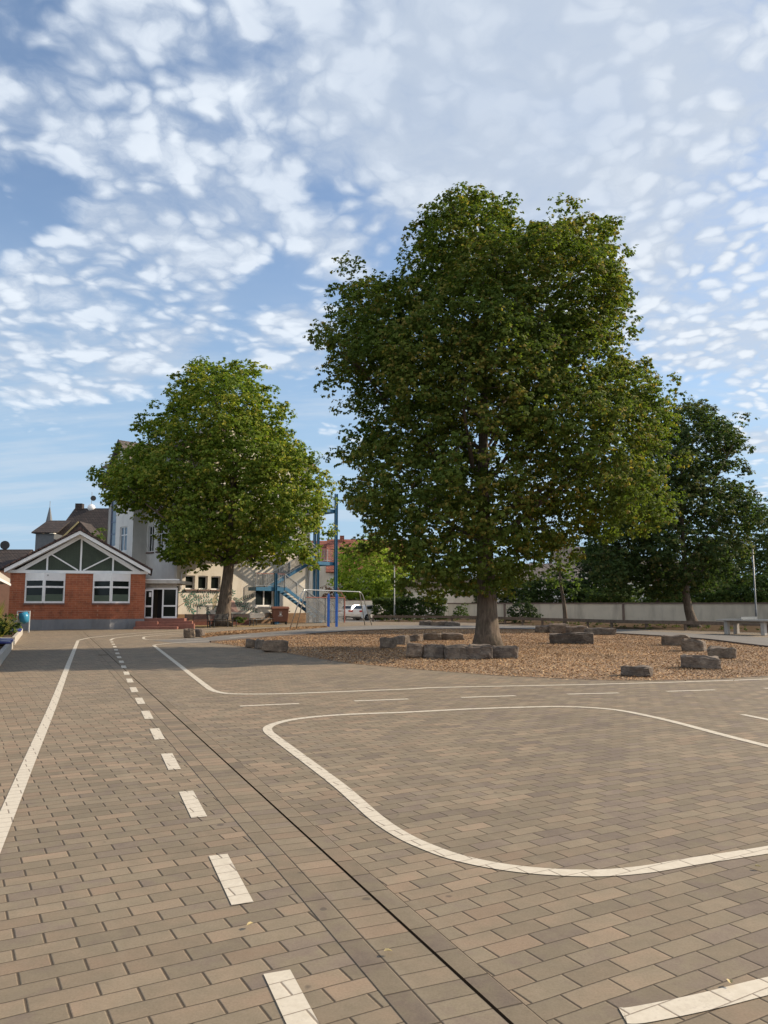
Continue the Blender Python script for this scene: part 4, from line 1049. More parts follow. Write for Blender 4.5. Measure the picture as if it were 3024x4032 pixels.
def house(name, label, px0, px1, D, zE, zR, depth, wallm, roofm, ang=0., ridge='x', ov=.4, ridge_in=0.):
    x0 = at(px0, 2300, D).x; x1 = at(px1, 2300, D).x; Lx = x1-x0
    h = thing(name, label, 'house', (x0, D, 0), R(ang)); Lx /= max(.3, math.cos(R(ang)))
    m = MB(); m.box(0, Lx, 0, depth, 0, zE)
    if ridge == 'x' and not ridge_in:
        m.prism([(0, 0, zE), (0, depth, zE), (0, depth/2, zR-.1)], (.2, 0, 0)); m.prism([(Lx-.2, 0, zE), (Lx-.2, depth, zE), (Lx-.2, depth/2, zR-.1)], (.2, 0, 0))
    if ridge == 'y': m.prism([(0, 0, zE), (Lx, 0, zE), (Lx/2, 0, zR-.1)], (0, .2, 0))
    m.build('wall', wallm, h)
    m = MB(); k = (zR-zE)/(depth/2 if ridge == 'x' else Lx/2); zo = zE-ov*k
    if ridge == 'x':
        r0, r1 = ridge_in, Lx-ridge_in
        m.quad((-ov, -ov, zo), (Lx+ov, -ov, zo), (r1+(0 if ridge_in else ov), depth/2, zR), (r0-(0 if ridge_in else ov), depth/2, zR))
        m.quad((-ov, depth+ov, zo), (Lx+ov, depth+ov, zo), (r1+(0 if ridge_in else ov), depth/2, zR), (r0-(0 if ridge_in else ov), depth/2, zR))
        if ridge_in:
            m.quad((-ov, -ov, zo), (-ov, depth+ov, zo), (r0, depth/2, zR)); m.quad((Lx+ov, -ov, zo), (Lx+ov, depth+ov, zo), (r1, depth/2, zR))
    else:
        m.quad((-ov, -ov, zo), (-ov, depth, zo), (Lx/2, depth, zR), (Lx/2, -ov, zR)); m.quad((Lx+ov, -ov, zo), (Lx+ov, depth, zo), (Lx/2, depth, zR), (Lx/2, -ov, zR))
    r = m.build('roof', roofm, h); sm = r.modifiers.new('thick', 'SOLIDIFY'); sm.thickness = .18; sm.offset = 0
    return h, Lx, r
# house with red roof
h, Lx, rf = house('white_house', 'white house with red tiled roof and red framed window beyond the stair', 1296, 1600, 92, 5.6, 9.5, 9, 'whitewall', 'tile_red', 3)
window(h, 1.35, 2.2, 3.7, 5.1, 0, fr='redframe', pane='blind', fw=.16, recess=-.03)
MB().box(1.2, 1.75, 4, 4.5, 8.9, 10.0).build('chimney', 'tile_red', rf)
h, Lx, rf = house('cream_house', 'cream house wing half hidden by the blue stair columns', 1190, 1296, 93, 6.3, 9.4, 9, 'creamwall', 'tile_red', 3, ov=.1)
# garage
h, Lx, rf = house('cream_garage', 'cream garage with dark hipped roof behind the hedge', 1592, 1880, 84, 3.75, 5.4, 8, 'creamwall', 'tile_dark', 0, ridge_in=2.2, ov=.7)
MB().tube([(-.1, -.55, 3.1), (.05, -.3, 2.7), (.06, -.08, 2.4), (.06, -.08, .2)], .05).build('downpipe', 'browntrim', h)
# dark roofed house upper left
h, Lx, rf = house('dark_roofed_house', 'large house with steep dark tiled roof and dormers behind the pavilion', 172, 480, 86, 7.2, 12.7, 9.5, 'spire', 'tile_dark', 0, ridge_in=1.2)
o_ = at(265, 1982, 90.7); MB().box(1.3, 2.1, 4.4, 5.1, 12.3, 13.3).build('chimney', 'tile_dark', rf)
x0 = at(140, 2100, 86).x-at(172, 2100, 86).x; x1 = at(212, 2100, 86).x-at(172, 2100, 86).x
m = MB(); m.box(x0, x1, -.6, 4, 5, at(200, 2103, 86).z); m.build('dormer_wall', 'spire', h)
za = at(170, 2100, 85.4).z; zb_ = at(170, 2044, 86).z
m = MB(); m.prism([(x0-.35, -.9, za), (x1+.5, -.9, za), (x1+.5, 2.5, zb_), (x0-.1, 2.5, zb_)], (0, 0, .12)); m.prism([(x0-.35, -.9, za-.02), (x0-.1, 2.5, zb_), (x0-.1, 3.2, zb_-.1), (x0-.35, 3.6, za)], (.05, 0, 0)); m.build('dormer_roof', 'tile_dark', h)
xg = at(306, 2060, 84).x-h.location.x; zg = at(306, 2050, 84).z
m = MB(); m.prism([(xg-2.0, -1.6, zg-2.0), (xg, -1.6, zg), (xg+2.0, -1.6, zg-2.0)], (0, 3.5, 0)); m.build('small_dormer', 'tile_dark', h)
m = MB(); m.bar((xg-1.9, -1.68, zg-2.0), (xg-.05, -1.68, zg-.12), .1, .16); m.build('dormer_trim', 'ochre', h)
xx = at(351, 1980, 90).x-h.location.x; m = MB(); m.tube([(xx, 4.75, 12.6), (xx, 4.75, 14.7)], .03, 6); m.build('antenna_mast', 'greysteel', h)
m = MB(); m.tube([(xx+.2, 4.7, 13.95), (xx+.25, 4.6, 13.95)], [.32, .30], 14); m.build('satellite_dish', 'blacksteel', h)
bm = bmesh.new(); bmesh.ops.create_uvsphere(bm, u_segments=14, v_segments=8, radius=.45); me = bpy.data.meshes.new('roof_dome'); bm.to_mesh(me); bm.free(); me.materials.append(M['white']); o = bpy.data.objects.new('roof_dome', me); col.objects.link(o); o.parent = h; o.location = (xx, 4.75, 12.8)
# spire
p = at(194, 2044, 180); q = at(194, 1998, 180); r_ = at(195, 1973, 180)
sp_ = thing('church_spire', 'thin pointed church spire rising behind the dark dormer', 'spire', (p.x, 180, 0))
m = MB(); m.tube([(0, 0, p.z-3), (0, 0, q.z)], [1.25, .12], 8); m.build('spire_roof', 'spire', sp_); MB().box(-2, 2, -2, 2, 0, p.z-3).build('tower', 'creamwall', sp_)
m = MB(); m.tube([(0, 0, q.z-.2), (0, 0, r_.z)], .06, 6); m.build('finial', 'greysteel', sp_)
# left edge house
h, Lx, rf = house('small_tiled_house', 'small house with dark tiled roof and orange gable at the left edge', -140, 46, 66, 4.6, 6.3, 6, 'orangewall', 'tile_dark', 0, ov=.25)
q = at(0, 2140, 68); m = MB(); m.tube([(q.x-h.location.x, 3, 6.2), (q.x-h.location.x, 3, 7.0)], .03, 6); m.tube([(q.x-h.location.x, 2.9, 6.75), (q.x-h.location.x+.03, 2.8, 6.75)], [.40, .38], 16); m.build('satellite_dish', 'blacksteel', rf)
# covered walkway at left
A = Vector((-10.0, 18.)); t_ = Vector((math.cos(R(113.3)), math.sin(R(113.3))))
wk = thing('covered_walkway', 'flat roofed glazed walkway along the left edge behind the planters', 'building', (A.x, A.y, 0), R(113.3))
m = MB(); m.box(0, 29.5, .0, 3, 2.68, 2.98); m.build('roof', 'concrete', wk); m = MB(); m.box(0, 29.5, -.05, 0, 2.58, 2.70); m.build('fascia', 'white', wk)
m = MB(); m.box(0, 28.5, .7, .8, 0, 2.68); m.build('glass_wall', 'glass', wk)
for k in range(12): MB().box(k*2.5+.6, k*2.5+.68, .62, .7, 0, 2.68).build('mullion', 'plinth', wk)
# houses beyond right
h, Lx, rf = house('grey_roofed_house', 'house with brown ridged roof glimpsed between the crowns', 2205, 2420, 105, 6.2, 9.5, 9, 'whitewall', 'tile_grey', -4)
h, Lx, rf = house('low_grey_house', 'low grey tiled roof above the bushes right of the big tree', 2060, 2290, 95, 4.2, 6.6, 8, 'whitewall', 'tile_grey', 3)
h, Lx, rf = house('pale_house', 'pale house glimpsed through the right hand trees', 2530, 2700, 92, 5.4, 7.2, 8, 'whitewall', 'tile_grey', 0)
h, Lx, rf = house('white_gabled_house', 'white house wall glimpsed behind the big trunk', 1890, 2010, 100, 6.2, 7.6, 8, 'whitewall', 'tile_grey', 0)

# lamp posts
def lamp(px, py, topy, zb, label, side, D=None):
    x, y = G(px, py, zb); t = thing('street_lamp', label, 'street lamp', (x, y, zb)); zt = at(px, topy, y).z-zb
    MB().tube([(0, 0, -.1), (0, 0, 1.1), (0, 0, 1.15), (0, 0, zt)], [.085, .08, .06, .045], 10).build('pole', 'greysteel', t, True)
    MB().tube([(0, 0, zt), (side*.12, 0, zt+.1), (side*.5, 0, zt+.16)], .03, 8).build('arm', 'greysteel', t, True)
    m = MB(); m.prism([(side*.35, -.09, zt+.12), (side*.9, -.07, zt+.17), (side*.9, .07, zt+.17), (side*.35, .09, zt+.12)], (0, 0, .09)); m.build('lamp_head', 'greysteel', t, bevel=.02)
lamp(1553, 2444, 2218, 0, 'slim grey street lamp standing by the clipped hedge', -1)
lamp(2980, 2462, 2146, .05, 'grey street lamp behind the table tennis table', -1)

# table tennis tables
def tt(px, py, label, rz):
    x, y = G(px, py); t = thing('table_tennis_table', label, 'table', (x, y, 0), rz)
    m = MB(); m.box(-1.37, 1.37, -.76, .76, .69, .77); m.build('table_top', 'tabletop', t, bevel=.02)
    m = MB(); m.box(-1.30, 1.30, -.70, .70, .772, .778); m.build('playing_surface', 'tabledark', t)
    m = MB(); m.box(-1.15, 1.15, -.08, .08, .55, .69); m.build('beam', 'tabletop', t)
    for sx in (-.95, .95):
        for sy in (-.45, .45):
            m = MB(); m.box(sx-.10, sx+.10, sy-.13, sy+.13, 0, .69); m.build('leg', 'tabletop', t, bevel=.02)
    m = MB(); m.box(-.012, .012, -.8, .8, .775, .90); m.build('net', 'greysteel', t)
    return t
tt(2953, 2499, 'concrete table tennis table standing on the track at right', R(-53))

# planters left with blue lids
def planter(pts, label, h=.27, back=1.6, lids=()):
    A = Vector(G(*pts[0])); B = Vector(G(*pts[1])); L = (B-A).length; ang = math.atan2(B.y-A.y, B.x-A.x)
    t = thing('planter_bed', label, 'planter', (A.x, A.y, 0), ang)
    m = MB(); m.box(0, L, 0, .12, 0, h); m.box(L-.12, L, .12, back, 0, h); m.box(0, .12, .12, back, 0, h); m.build('kerb_wall', 'concrete', t, bevel=.01)
    m = MB(); m.box(.12, L-.12, .12, back, 0, h-.06); m.build('soil', 'dirt', t)
    return t, A, B, ang, L
pA = planter([(-260, 2990), (51, 2553)], 'nearer concrete edged planter bed at the left edge', .30)
pB = planter([(58, 2540), (89, 2498)], 'farther concrete edged planter bed beside the brick pavilion', .30)
def lid(pl, s, label):
    t, A, B, ang, L = pl; d_ = (B-A).normalized(); n_ = Vector((-d_.y, d_.x)); p = A+d_*s+n_*.30
    o = thing('seat_lid', label, 'seat pad', (p.x, p.y, .30), ang, 'blue seat pads on the planter walls')
    m = MB(); m.prism([(-.5, -.34, 0.0), (-.5, .45, .0), (-.5, .45, .12), (-.5, -.30, .07)], (1., 0, 0)); m.build('pad', 'cushion', o, bevel=.03)
    m = MB(); m.box(-.5, .5, -.35, -.342, .0, .03); m.build('edge_trim', 'white', o)
lid(pA, pA[4]-2.6, 'blue seat pad nearest the camera on the planter wall'); lid(pA, pA[4]-1.2, 'blue seat pad at the far end of the nearer planter')
lid(pB, pB[4]-4.6, 'first blue seat pad on the farther planter'); lid(pB, pB[4]-2.9, 'last blue seat pad beside the waste bag holder')
x, y = G(86, 2490); t = thing('bag_holder', 'white metal holder with a blue waste bag by the planter', 'waste bin', (x, y, 0), R(10))
m = MB(); m.bar((.35, 0, 0), (.35, 0, 1.15), .06); m.bar((-.30, 0, 1.15), (.38, 0, 1.15), .05); m.bar((-.28, 0, .6), (-.28, 0, 1.15), .05); m.build('frame', 'white', t)
m = MB(); m.tube([(.05, -.12, 1.05), (.1, -.15, .85), (.12, -.16, .6), (.1, -.14, .5)], [.24, .27, .25, .12], 10); m.build('bag', 'bluebag', t, True)

# ------------------------------------------------------------------ trees
PAL = {
 'big': [(.068, .104, .022), (.105, .138, .028), (.160, .170, .036), (.23, .18, .045)],
 'mid': [(.085, .132, .022), (.145, .195, .030), (.24, .26, .042), (.32, .285, .058)],
 'right': [(.038, .066, .024), (.055, .084, .028), (.085, .108, .034), (.12, .115, .04)],
 'bright': [(.17, .24, .03), (.24, .32, .045), (.32, .38, .06), (.36, .38, .07)],
 'dark': [(.024, .040, .018), (.035, .055, .022), (.05, .07, .026), (.06, .08, .03)],
 'bush': [(.05, .085, .022), (.08, .12, .03), (.12, .16, .04), (.16, .18, .05)],
 'purple': [(.06, .03, .035), (.09, .05, .05), (.12, .07, .06), (.14, .09, .07)],
 'hedge': [(.035, .06, .018), (.05, .08, .022), (.08, .11, .03), (.10, .13, .035)],
 'straw': [(.30, .24, .10), (.22, .22, .08), (.14, .17, .05), (.36, .29, .14)],
}
def leaves(centers, outward, rad, n_per, size, pal, seed, flat=.7, up=.5, aspect=.8, sub=7):
    rg = np.random.default_rng(seed); M_ = len(centers); pal = np.array(PAL[pal])
    ns = max(3, int(round(n_per/sub)))
    c = np.repeat(centers, ns, 0); o = np.repeat(outward, ns, 0); r = np.repeat(rad, ns)[:, None]; n = len(c)
    d_ = unit(unit(rg.normal(0, 1, (n, 3)))+o*.5+np.array([0, 0, .2])); rr = rg.uniform(.15, 1, (n, 1))**.5
    tw = c+d_*r*rr*np.array([1, 1, flat]); tdir = unit(d_+o*.6+np.array([0, 0, .1]))
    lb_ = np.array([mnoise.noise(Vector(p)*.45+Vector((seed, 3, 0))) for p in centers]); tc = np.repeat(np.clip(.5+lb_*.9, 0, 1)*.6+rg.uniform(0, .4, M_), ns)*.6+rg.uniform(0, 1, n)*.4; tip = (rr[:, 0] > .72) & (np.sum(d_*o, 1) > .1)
    c = np.repeat(tw, sub, 0); td = np.repeat(tdir, sub, 0); n = len(c); tc = np.repeat(tc, sub); tip = np.repeat(tip, sub)
    d2 = unit(rg.normal(0, 1, (n, 3))); pos = c+d2*size*rg.uniform(.2, 1.15, (n, 1))*np.array([1, 1, .55])
    nr = unit(td*.5+np.array([0, 0, up])+d2*.35+rg.normal(0, .28, (n, 3)))
    a = unit(d2+np.array([0, 0, -.45])+rg.normal(0, .3, (n, 3))); t = unit(a-nr*np.sum(a*nr, 1, keepdims=True)); b = np.cross(nr, t)
    s = size*rg.uniform(.6, 1.25, (n, 1))
    V = np.stack([pos-t*s*.5, pos-b*s*aspect*.5+t*s*.05-nr*s*.08, pos+t*s*.6-nr*s*.14, pos+b*s*aspect*.5+t*s*.05-nr*s*.08], 1)
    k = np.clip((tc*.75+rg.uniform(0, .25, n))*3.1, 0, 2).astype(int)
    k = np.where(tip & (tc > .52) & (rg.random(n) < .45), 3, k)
    C = pal[k]*rg.uniform(.8, 1.2, (n, 1))
    return V, C
def crown_pts(poly, D, Rmax, spacing, seed, crad=.6, axis=None, low=.0, zmin=None, shell=(.72, 1.0), frac_in=.22, depthk=1.):
    rg = np.random.default_rng(seed)
    PX = np.array([[at(x, y, D).x, at(x, y, D).z] for x, y in poly]); lo, hi = PX.min(0), PX.max(0)
    N_ = int((hi-lo).prod()/(spacing**2)*14)
    q = rg.uniform(lo, hi, (N_, 2)); q = q[inpoly(q, [tuple(p) for p in PX])]
    dd = polyedge_dist(q, PX); e = np.clip(dd/Rmax, 0, 1); T = Rmax*np.sqrt(np.clip(1-(1-e)**2, 0, 1))*depthk
    sgn = rg.choice([-1, 1], len(q), p=[.55, .45]); f = rg.uniform(*shell, len(q)); inn = rg.random(len(q)) < frac_in; f = np.where(inn, rg.uniform(0, .7, len(q)), f)
    y = sgn*T*f
    P = np.c_[q[:, 0], D+y, q[:, 1]]
    inm = polyedge_dist(P[:, [0, 2]]*1., PX) > crad*.42; P = P[inm]; y = y[inm]
    # low-frequency pockets without twigs
    nz = np.array([mnoise.noise(Vector(p)*(1.15/(spacing*1.9))+Vector((seed, 0, 0))) for p in P]); zr = (P[:, 2]-lo[1])/(hi[1]-lo[1]); kp = nz > -.36+low*np.clip(1-zr/.45, 0, 1)
    if axis is not None: kp &= ~((np.abs(P[:, 0]-axis) < 1.1*crad+.25) & (y < .3) & (zr > .24) & (zr < .5) & (rg.random(len(P)) < .8))
    P = P[kp]; y = y[kp]
    lob = np.array([mnoise.noise(Vector(p)*(1/(Rmax*.46))+Vector((0, seed, 0))) for p in P])
    P = P+unit(P-P.mean(0))*((lob[:, None]-.12)*Rmax*.30)*np.clip(.30+np.abs(P[:, 1:2]-D)/Rmax, 0, 1)
    y = P[:, 1]-D
    # perspective keeps the outline: pull toward axis for near points
    k = (D+y)/D; cx = P[:, 0]; P[:, 0] = cx*(1+(k-1)*.85); P[:, 2] = H+(P[:, 2]-H)*(1+(k-1)*.85)
    # poisson thinning
    order = rg.permutation(len(P)); keep = []; grid = {}
    for i in order:
        c = tuple(np.floor(P[i]/spacing).astype(int)); ok = True
        for a in (-1, 0, 1):
            for b in (-1, 0, 1):
                for d_ in (-1, 0, 1):
                    for j in grid.get((c[0]+a, c[1]+b, c[2]+d_), ()):
                        if np.sum((P[i]-P[j])**2) < spacing**2*.62: ok = False; break
                    if not ok: break
                if not ok: break
            if not ok: break
        if ok: keep.append(i); grid.setdefault(c, []).append(i)
    P = P[keep]
    # twigs reaching out beyond the outline
    n_ = len(PX); ex = []
    for i in range(n_):
        a = PX[i]; b = PX[(i+1) % n_]; L = np.linalg.norm(b-a); nn = max(1, int(L/(spacing*1.1)))
        for j in range(nn):
            q = a+(b-a)*rg.random(); o_ = q-PX.mean(0); o_ = o_/np.linalg.norm(o_)
            q = q+o_*rg.uniform(-.5, .3)*spacing; ex.append((q[0], D+rg.uniform(-.2, .2)*Rmax, q[1]))
    return np.r_[P, np.array(ex)], PX
def limb(mb, a, b, r0, r1, sag=.15, rnd=random, n=7, sides=7):
    a = Vector(a); b = Vector(b); pts = []; L = (b-a).length; off = Vector((rnd.uniform(-1, 1), rnd.uniform(-1, 1), rnd.uniform(-.3, .3)))*L*.06
    for k in range(n):
        t = k/(n-1); p = a.lerp(b, t); p.z += math.sin(t*math.pi)*-sag*L*.5+ (t*t-t)*0
        p += off*math.sin(t*math.pi)+Vector((rnd.uniform(-1, 1), rnd.uniform(-1, 1), rnd.uniform(-1, 1)))*L*.012
        pts.append(p)
    mb.tube(pts, [r0+(r1-r0)*(k/(n-1))**.8 for k in range(n)], sides); return pts
def tree(name, label, base, D, poly, r0, spacing, nper, size, pal, seed, Rmax=5., crad=.75, trunk_top=None, lean=(0, 0), nl=16, cat='tree', zb=0., zfork=None, frac_in=.22, group=None, shell=(.72, 1.), depthk=1., trunkpath=None, nsub=90, aspect=.72, low=.0):
    rnd = random.Random(seed); bx_, by_ = base
    t = thing(name, label, cat, (bx_, by_, zb), 0, group)
    P, PX = crown_pts(poly, D, Rmax, spacing, seed, crad=crad, axis=(bx_+lean[0]*.4 if r0 > .2 else None), low=low, frac_in=frac_in, shell=shell, depthk=depthk)
    cen = P.mean(0); out = unit((P-cen)+np.array([0, 0, .3]))
    rg = np.random.default_rng(seed+1); rad = rg.uniform(.6, 1.25, len(P))*crad
    V, C = leaves(P, out, rad, nper, size, pal, seed+2, aspect=aspect)
    V = V-np.array([bx_, by_, zb]); quads_mesh('crown', V, C, 'leaf', t)
    m = MB(); ztop = PX[:, 1].max()
    tz = trunk_top or (zb+(ztop-zb)*.82); zf = zfork or (zb+(ztop-zb)*.2)
    n = 22; pts = []; rs = []
    for k in range(n):
        f = k/(n-1); z = zb-.1+(tz-zb)*f; dx_ = lean[0]*f+.12*math.sin(f*7+seed)*f; dy_ = lean[1]*f+.12*math.cos(f*6+seed)*f
        if trunkpath: dx_ += np.interp(z, [q[0] for q in trunkpath], [q[1] for q in trunkpath])
        pts.append(Vector((dx_, dy_, z-zb))); h_ = z-zb
        r = r0*(1-.86*f**1.05)
        if h_ > zf-zb: r *= .82
        r += r0*.55*math.exp(-max(h_, 0)/(r0*1.4)); rs.append(r)
    i0 = len(m.v); m.tube(pts, rs, 18)
    for k in range(i0, len(m.v)):
        v = Vector(m.v[k]); ax = pts[(k-i0)//18]; dirv = (v-ax); a = math.atan2(dirv.y, dirv.x)
        f = 1+.10*mnoise.noise(Vector((math.cos(a)*1.8, math.sin(a)*1.8, v.z*.6+seed)))+.05*math.sin(a*7+v.z)+(.18*abs(math.sin(a*2.5+seed))*math.exp(-max(v.z, 0)/(r0*1.2)))
        m.v[k] = tuple(ax+dirv*f)
    # limbs
    Pl = P-np.array([bx_, by_, zb]); idx = list(range(len(Pl))); rnd.shuffle(idx); mains = []
    sel = []
    for i in idx:
        if len(sel) >= nl: break
        if r0 > .2 and Pl[i][2] < (zf-zb)*1.45+.2*np.hypot(Pl[i][0], Pl[i][1]): continue
        if all(np.linalg.norm(Pl[i]-Pl[j]) > Rmax*.55 for j in sel): sel.append(i)
    for i in sel:
        tgt = Vector(Pl[i]); hz = Vector((tgt.x, tgt.y, 0)).length
        z0 = max(zf-zb, min(tgt.z-hz*.9, (tz-zb)*.92)); z0 = max(zf-zb+rnd.uniform(-.1, .6), min(z0, tz-zb))
        f = (z0)/(tz-zb); k = min(n-1, max(0, int(f*(n-1)))); st_ = pts[k]
        L = (tgt-st_).length; ra = min(rs[k]*.6, r0*.40*min(1, .25+L/9)); 
        pp = limb(m, st_, tgt, ra, .025, .18, rnd, 9); mains.append((pp, ra))
    for i in [q for q in idx[:nsub] if mains]:
        tgt = Vector(Pl[i]); best = None
        for pp, ra in mains:
            for k in range(2, 8):
                d_ = (pp[k]-tgt).length
                if best is None or d_ < best[0]: best = (d_, pp[k], ra*(1-k/9))
        if best and best[0] < Rmax*.7: limb(m, best[1], tgt, max(.02, best[2]*.6), .012, .1, rnd, 5, 5)
    m.build('trunk', 'bark', t, True)
    return t
# big tree
big_poly = [(1262, 1340), (1335, 1190), (1320, 1115), (1400, 1080), (1560, 1100), (1620, 1030), (1605, 915), (1690, 835), (1775, 805), (1900, 785), (1960, 830), (1985, 790), (2040, 860), (2140, 850), (2220, 880), (2350, 850), (2415, 870), (2430, 960), (2460, 1050), (2490, 1150), (2450, 1260), (2440, 1400), (2500, 1440), (2590, 1440), (2600, 1530), (2650, 1600), (2620, 1750), (2655, 1830), (2615, 1960), (2625, 2050), (2560, 2090), (2400, 2085), (2300, 2110), (2225, 2040), (2150, 2060), (2250, 2110), (2280, 2160), (2180, 2200), (2060, 2260), (2080, 2340), (1960, 2330), (1830, 2370), (1720, 2340), (1600, 2300), (1490, 2210), (1410, 2150), (1430, 2060), (1365, 1930), (1400, 1900), (1340, 1760), (1410, 1740), (1370, 1590), (1370, 1570), (1420, 1540), (1280, 1480), (1290, 1420)]
bt = G(1918, 2555)
tree('maple_tree', 'huge dark maple tree with massive trunk standing in the wood chips', bt, bt[1], big_poly, .36, .56, 182, .102, 'big', 21, low=.30, Rmax=4.7, crad=.60, nl=24, zfork=4.2, nsub=170, frac_in=.35, aspect=.9)
mid_poly = [(398, 1858), (430, 1835), (470, 1800), (529, 1745), (592, 1745), (548, 1685), (560, 1665), (598, 1615), (650, 1620), (690, 1600), (660, 1540), (700, 1520), (720, 1460), (768, 1422), (860, 1420), (940, 1440), (1020, 1445), (1045, 1510), (1060, 1560), (1128, 1555), (1113, 1616), (1132, 1691), (1164, 1741), (1205, 1766), (1235, 1850), (1285, 1872), (1283, 1960), (1286, 2030), (1275, 2090), (1215, 2100), (1160, 2110), (1245, 2170), (1252, 2200), (1113, 2240), (1050, 2195), (994, 2219), (900, 2215), (830, 2230), (724, 2234), (654, 2205), (630, 2130), (617, 2060), (579, 2030), (500, 2010), (460, 1990), (398, 1970)]
mt = G(872, 2466)
tree('maple_tree', 'broad sunlit maple tree growing in front of the mural wall', mt, mt[1], mid_poly, .46, .82, 140, .18, 'mid', 33, low=.08, trunkpath=[(0, 0), (4.3, .45), (16, .9)], Rmax=5.4, crad=.86, nl=22, zfork=4.6, nsub=120, frac_in=.32, aspect=.9)
right_poly = [(2640, 1600), (2700, 1570), (2790, 1590), (2830, 1640), (2880, 1650), (2940, 1720), (2930, 1790), (2870, 1870), (2960, 1890), (2940, 1950), (3040, 1970), (3060, 2050), (2960, 2080), (2900, 2090), (2960, 2160), (2900, 2230), (2830, 2300), (2740, 2330), (2660, 2345), (2540, 2330), (2440, 2345), (2350, 2320), (2320, 2200), (2300, 2100), (2380, 2050), (2420, 1900), (2500, 1700)]
rt = (at(2712, 2452, 50).x, 50.)
tree('maple_tree', 'tall tree with curved trunk leaning against the boundary wall', rt, 50., right_poly, .27, .76, 126, .165, 'right', 45, low=.05, Rmax=4.2, crad=.8, nl=20, zb=.06, zfork=3.0, nsub=80, frac_in=.32, aspect=.9, trunkpath=[(0, .38), (1.0, .05), (2.2, -.12), (14, 0)])
far_poly = [(2890, 2090), (2960, 2030), (3060, 2000), (3200, 2010), (3260, 2150), (3260, 2350), (2900, 2375), (2840, 2250)]
tree('leafy_tree', 'leafy tree filling the right edge behind the boundary wall', (at(3060, 2400, 70).x, 70), 70, far_poly, .25, 1.0, 84, .27, 'right', 51, Rmax=4, crad=1.1, nl=8, zb=0, nsub=20)
br_poly = [(1345, 2180), (1400, 2140), (1470, 2120), (1560, 2170), (1640, 2200), (1680, 2240), (1610, 2330), (1530, 2385), (1400, 2390), (1340, 2330), (1325, 2250)]
tree('feathery_tree', 'bright yellow green multi stemmed tree behind the parked cars', (at(1450, 2400, 86).x, 86), 86, br_poly, .15, .8, 98, .24, 'bright', 61, Rmax=3.2, crad=1.0, nl=12, nsub=30)
yg_poly = [(2120, 2130), (2180, 2090), (2260, 2110), (2290, 2160), (2270, 2230), (2230, 2260), (2300, 2300), (2260, 2340), (2170, 2310), (2120, 2250), (2090, 2190)]
yt_ = (at(2226, 2400, 57).x, 57)
tree('young_tree', 'thin young tree leaning beside a stake before the boundary wall', yt_, 57, yg_poly, .16, .9, 26, .25, 'bush', 71, Rmax=1.8, crad=.7, nl=7, zb=.06, nsub=14, trunkpath=[(0, 0), (2, -.1), (6, -.65)], zfork=4.)
def blobtree(name, label, poly, D, pal, seed, spacing=.9, nper=84, size=.26, Rmax=2., crad=.8, cat='tree', r0=.1, nl=6, px=None, zb=0, group=None, **kw):
    xs_ = [p[0] for p in poly]; px = px or sum(xs_)/len(xs_)
    return tree(name, label, (at(px, 2400, D).x, D), D, poly, r0, spacing, nper, size, pal, seed, Rmax=Rmax, crad=crad, nl=nl, cat=cat, zb=zb, nsub=12, group=group, **kw)
blobtree('evergreen_tree', 'dark evergreen tree beyond the wall left of the curved trunk', [(2290, 2180), (2330, 2140), (2400, 2130), (2480, 2180), (2500, 2300), (2480, 2390), (2260, 2390), (2270, 2280)], 80, 'dark', 81, .9, 126, .26, 3, 1.1)
blobtree('purple_leaved_tree', 'purple leaved small tree showing between the right crowns', [(2545, 2260), (2580, 2215), (2640, 2220), (2660, 2300), (2640, 2370), (2550, 2370)], 78, 'purple', 83, .8, 50, .25, 2, .8)
blobtree('evergreen_tree', 'dark evergreen mass beyond the wall right of the curved trunk', [(2640, 2300), (2700, 2230), (2800, 2180), (2880, 2220), (2930, 2300), (2900, 2390), (2660, 2390)], 77, 'dark', 85, .95, 126, .28, 3, 1.2)
bush = [('broad dark green bush behind the wall near the big trunk', [(1880, 2300), (1950, 2270), (2050, 2290), (2120, 2310), (2110, 2385), (1860, 2385)], 84, 'dark'),
        ('mid green bush hanging over the wall beside the young tree', [(2050, 2300), (2110, 2265), (2200, 2270), (2280, 2300), (2330, 2310), (2320, 2388), (2060, 2388)], 72, 'hedge'),
        ('green shrub hanging over the wall below the evergreen', [(2300, 2330), (2400, 2300), (2500, 2330), (2500, 2385), (2300, 2385)], 66, 'hedge'),
        ('bright green bush over the wall left of the curved trunk', [(2500, 2340), (2540, 2310), (2600, 2330), (2660, 2330), (2680, 2385), (2490, 2385)], 65, 'bush'),
        ('bright bush over the wall just right of the curved trunk', [(2710, 2330), (2740, 2310), (2780, 2320), (2770, 2385), (2700, 2385)], 64, 'bush'),
        ('tall bright bush over the wall left of the right lamp', [(2790, 2350), (2820, 2290), (2850, 2285), (2900, 2310), (2920, 2385), (2780, 2385)], 64, 'bush'),
        ('leafy bush behind the right street lamp', [(2900, 2330), (2960, 2260), (3080, 2270), (3150, 2385), (2890, 2385)], 64, 'hedge')]
def wall_y(px):
    r = ray(px, 2400); n_ = Vector((-dir_.y, dir_.x)).normalized(); t_w = pw0.dot(n_)/(r[0]*n_.x+r[1]*n_.y); return r[1]*t_w
for k, (lb, poly, D, pal) in enumerate(bush):
    D = max(wall_y(p[0]) for p in poly)+1.4+.3*(k % 3)
    blobtree('bush', lb, poly, D, pal, 90+k, .6, 112, .19, 1.2, .6, cat='bush', r0=.05, group='bushes behind the boundary wall')
blobtree('shrub', 'dark bushy shrub standing before the boundary wall', [(1995, 2440), (2010, 2390), (2050, 2365), (2090, 2370), (2115, 2420), (2110, 2445)], 62, 'dark', 111, .45, 60, .16, 1.1, .42, cat='shrub', r0=.04, zb=.06)
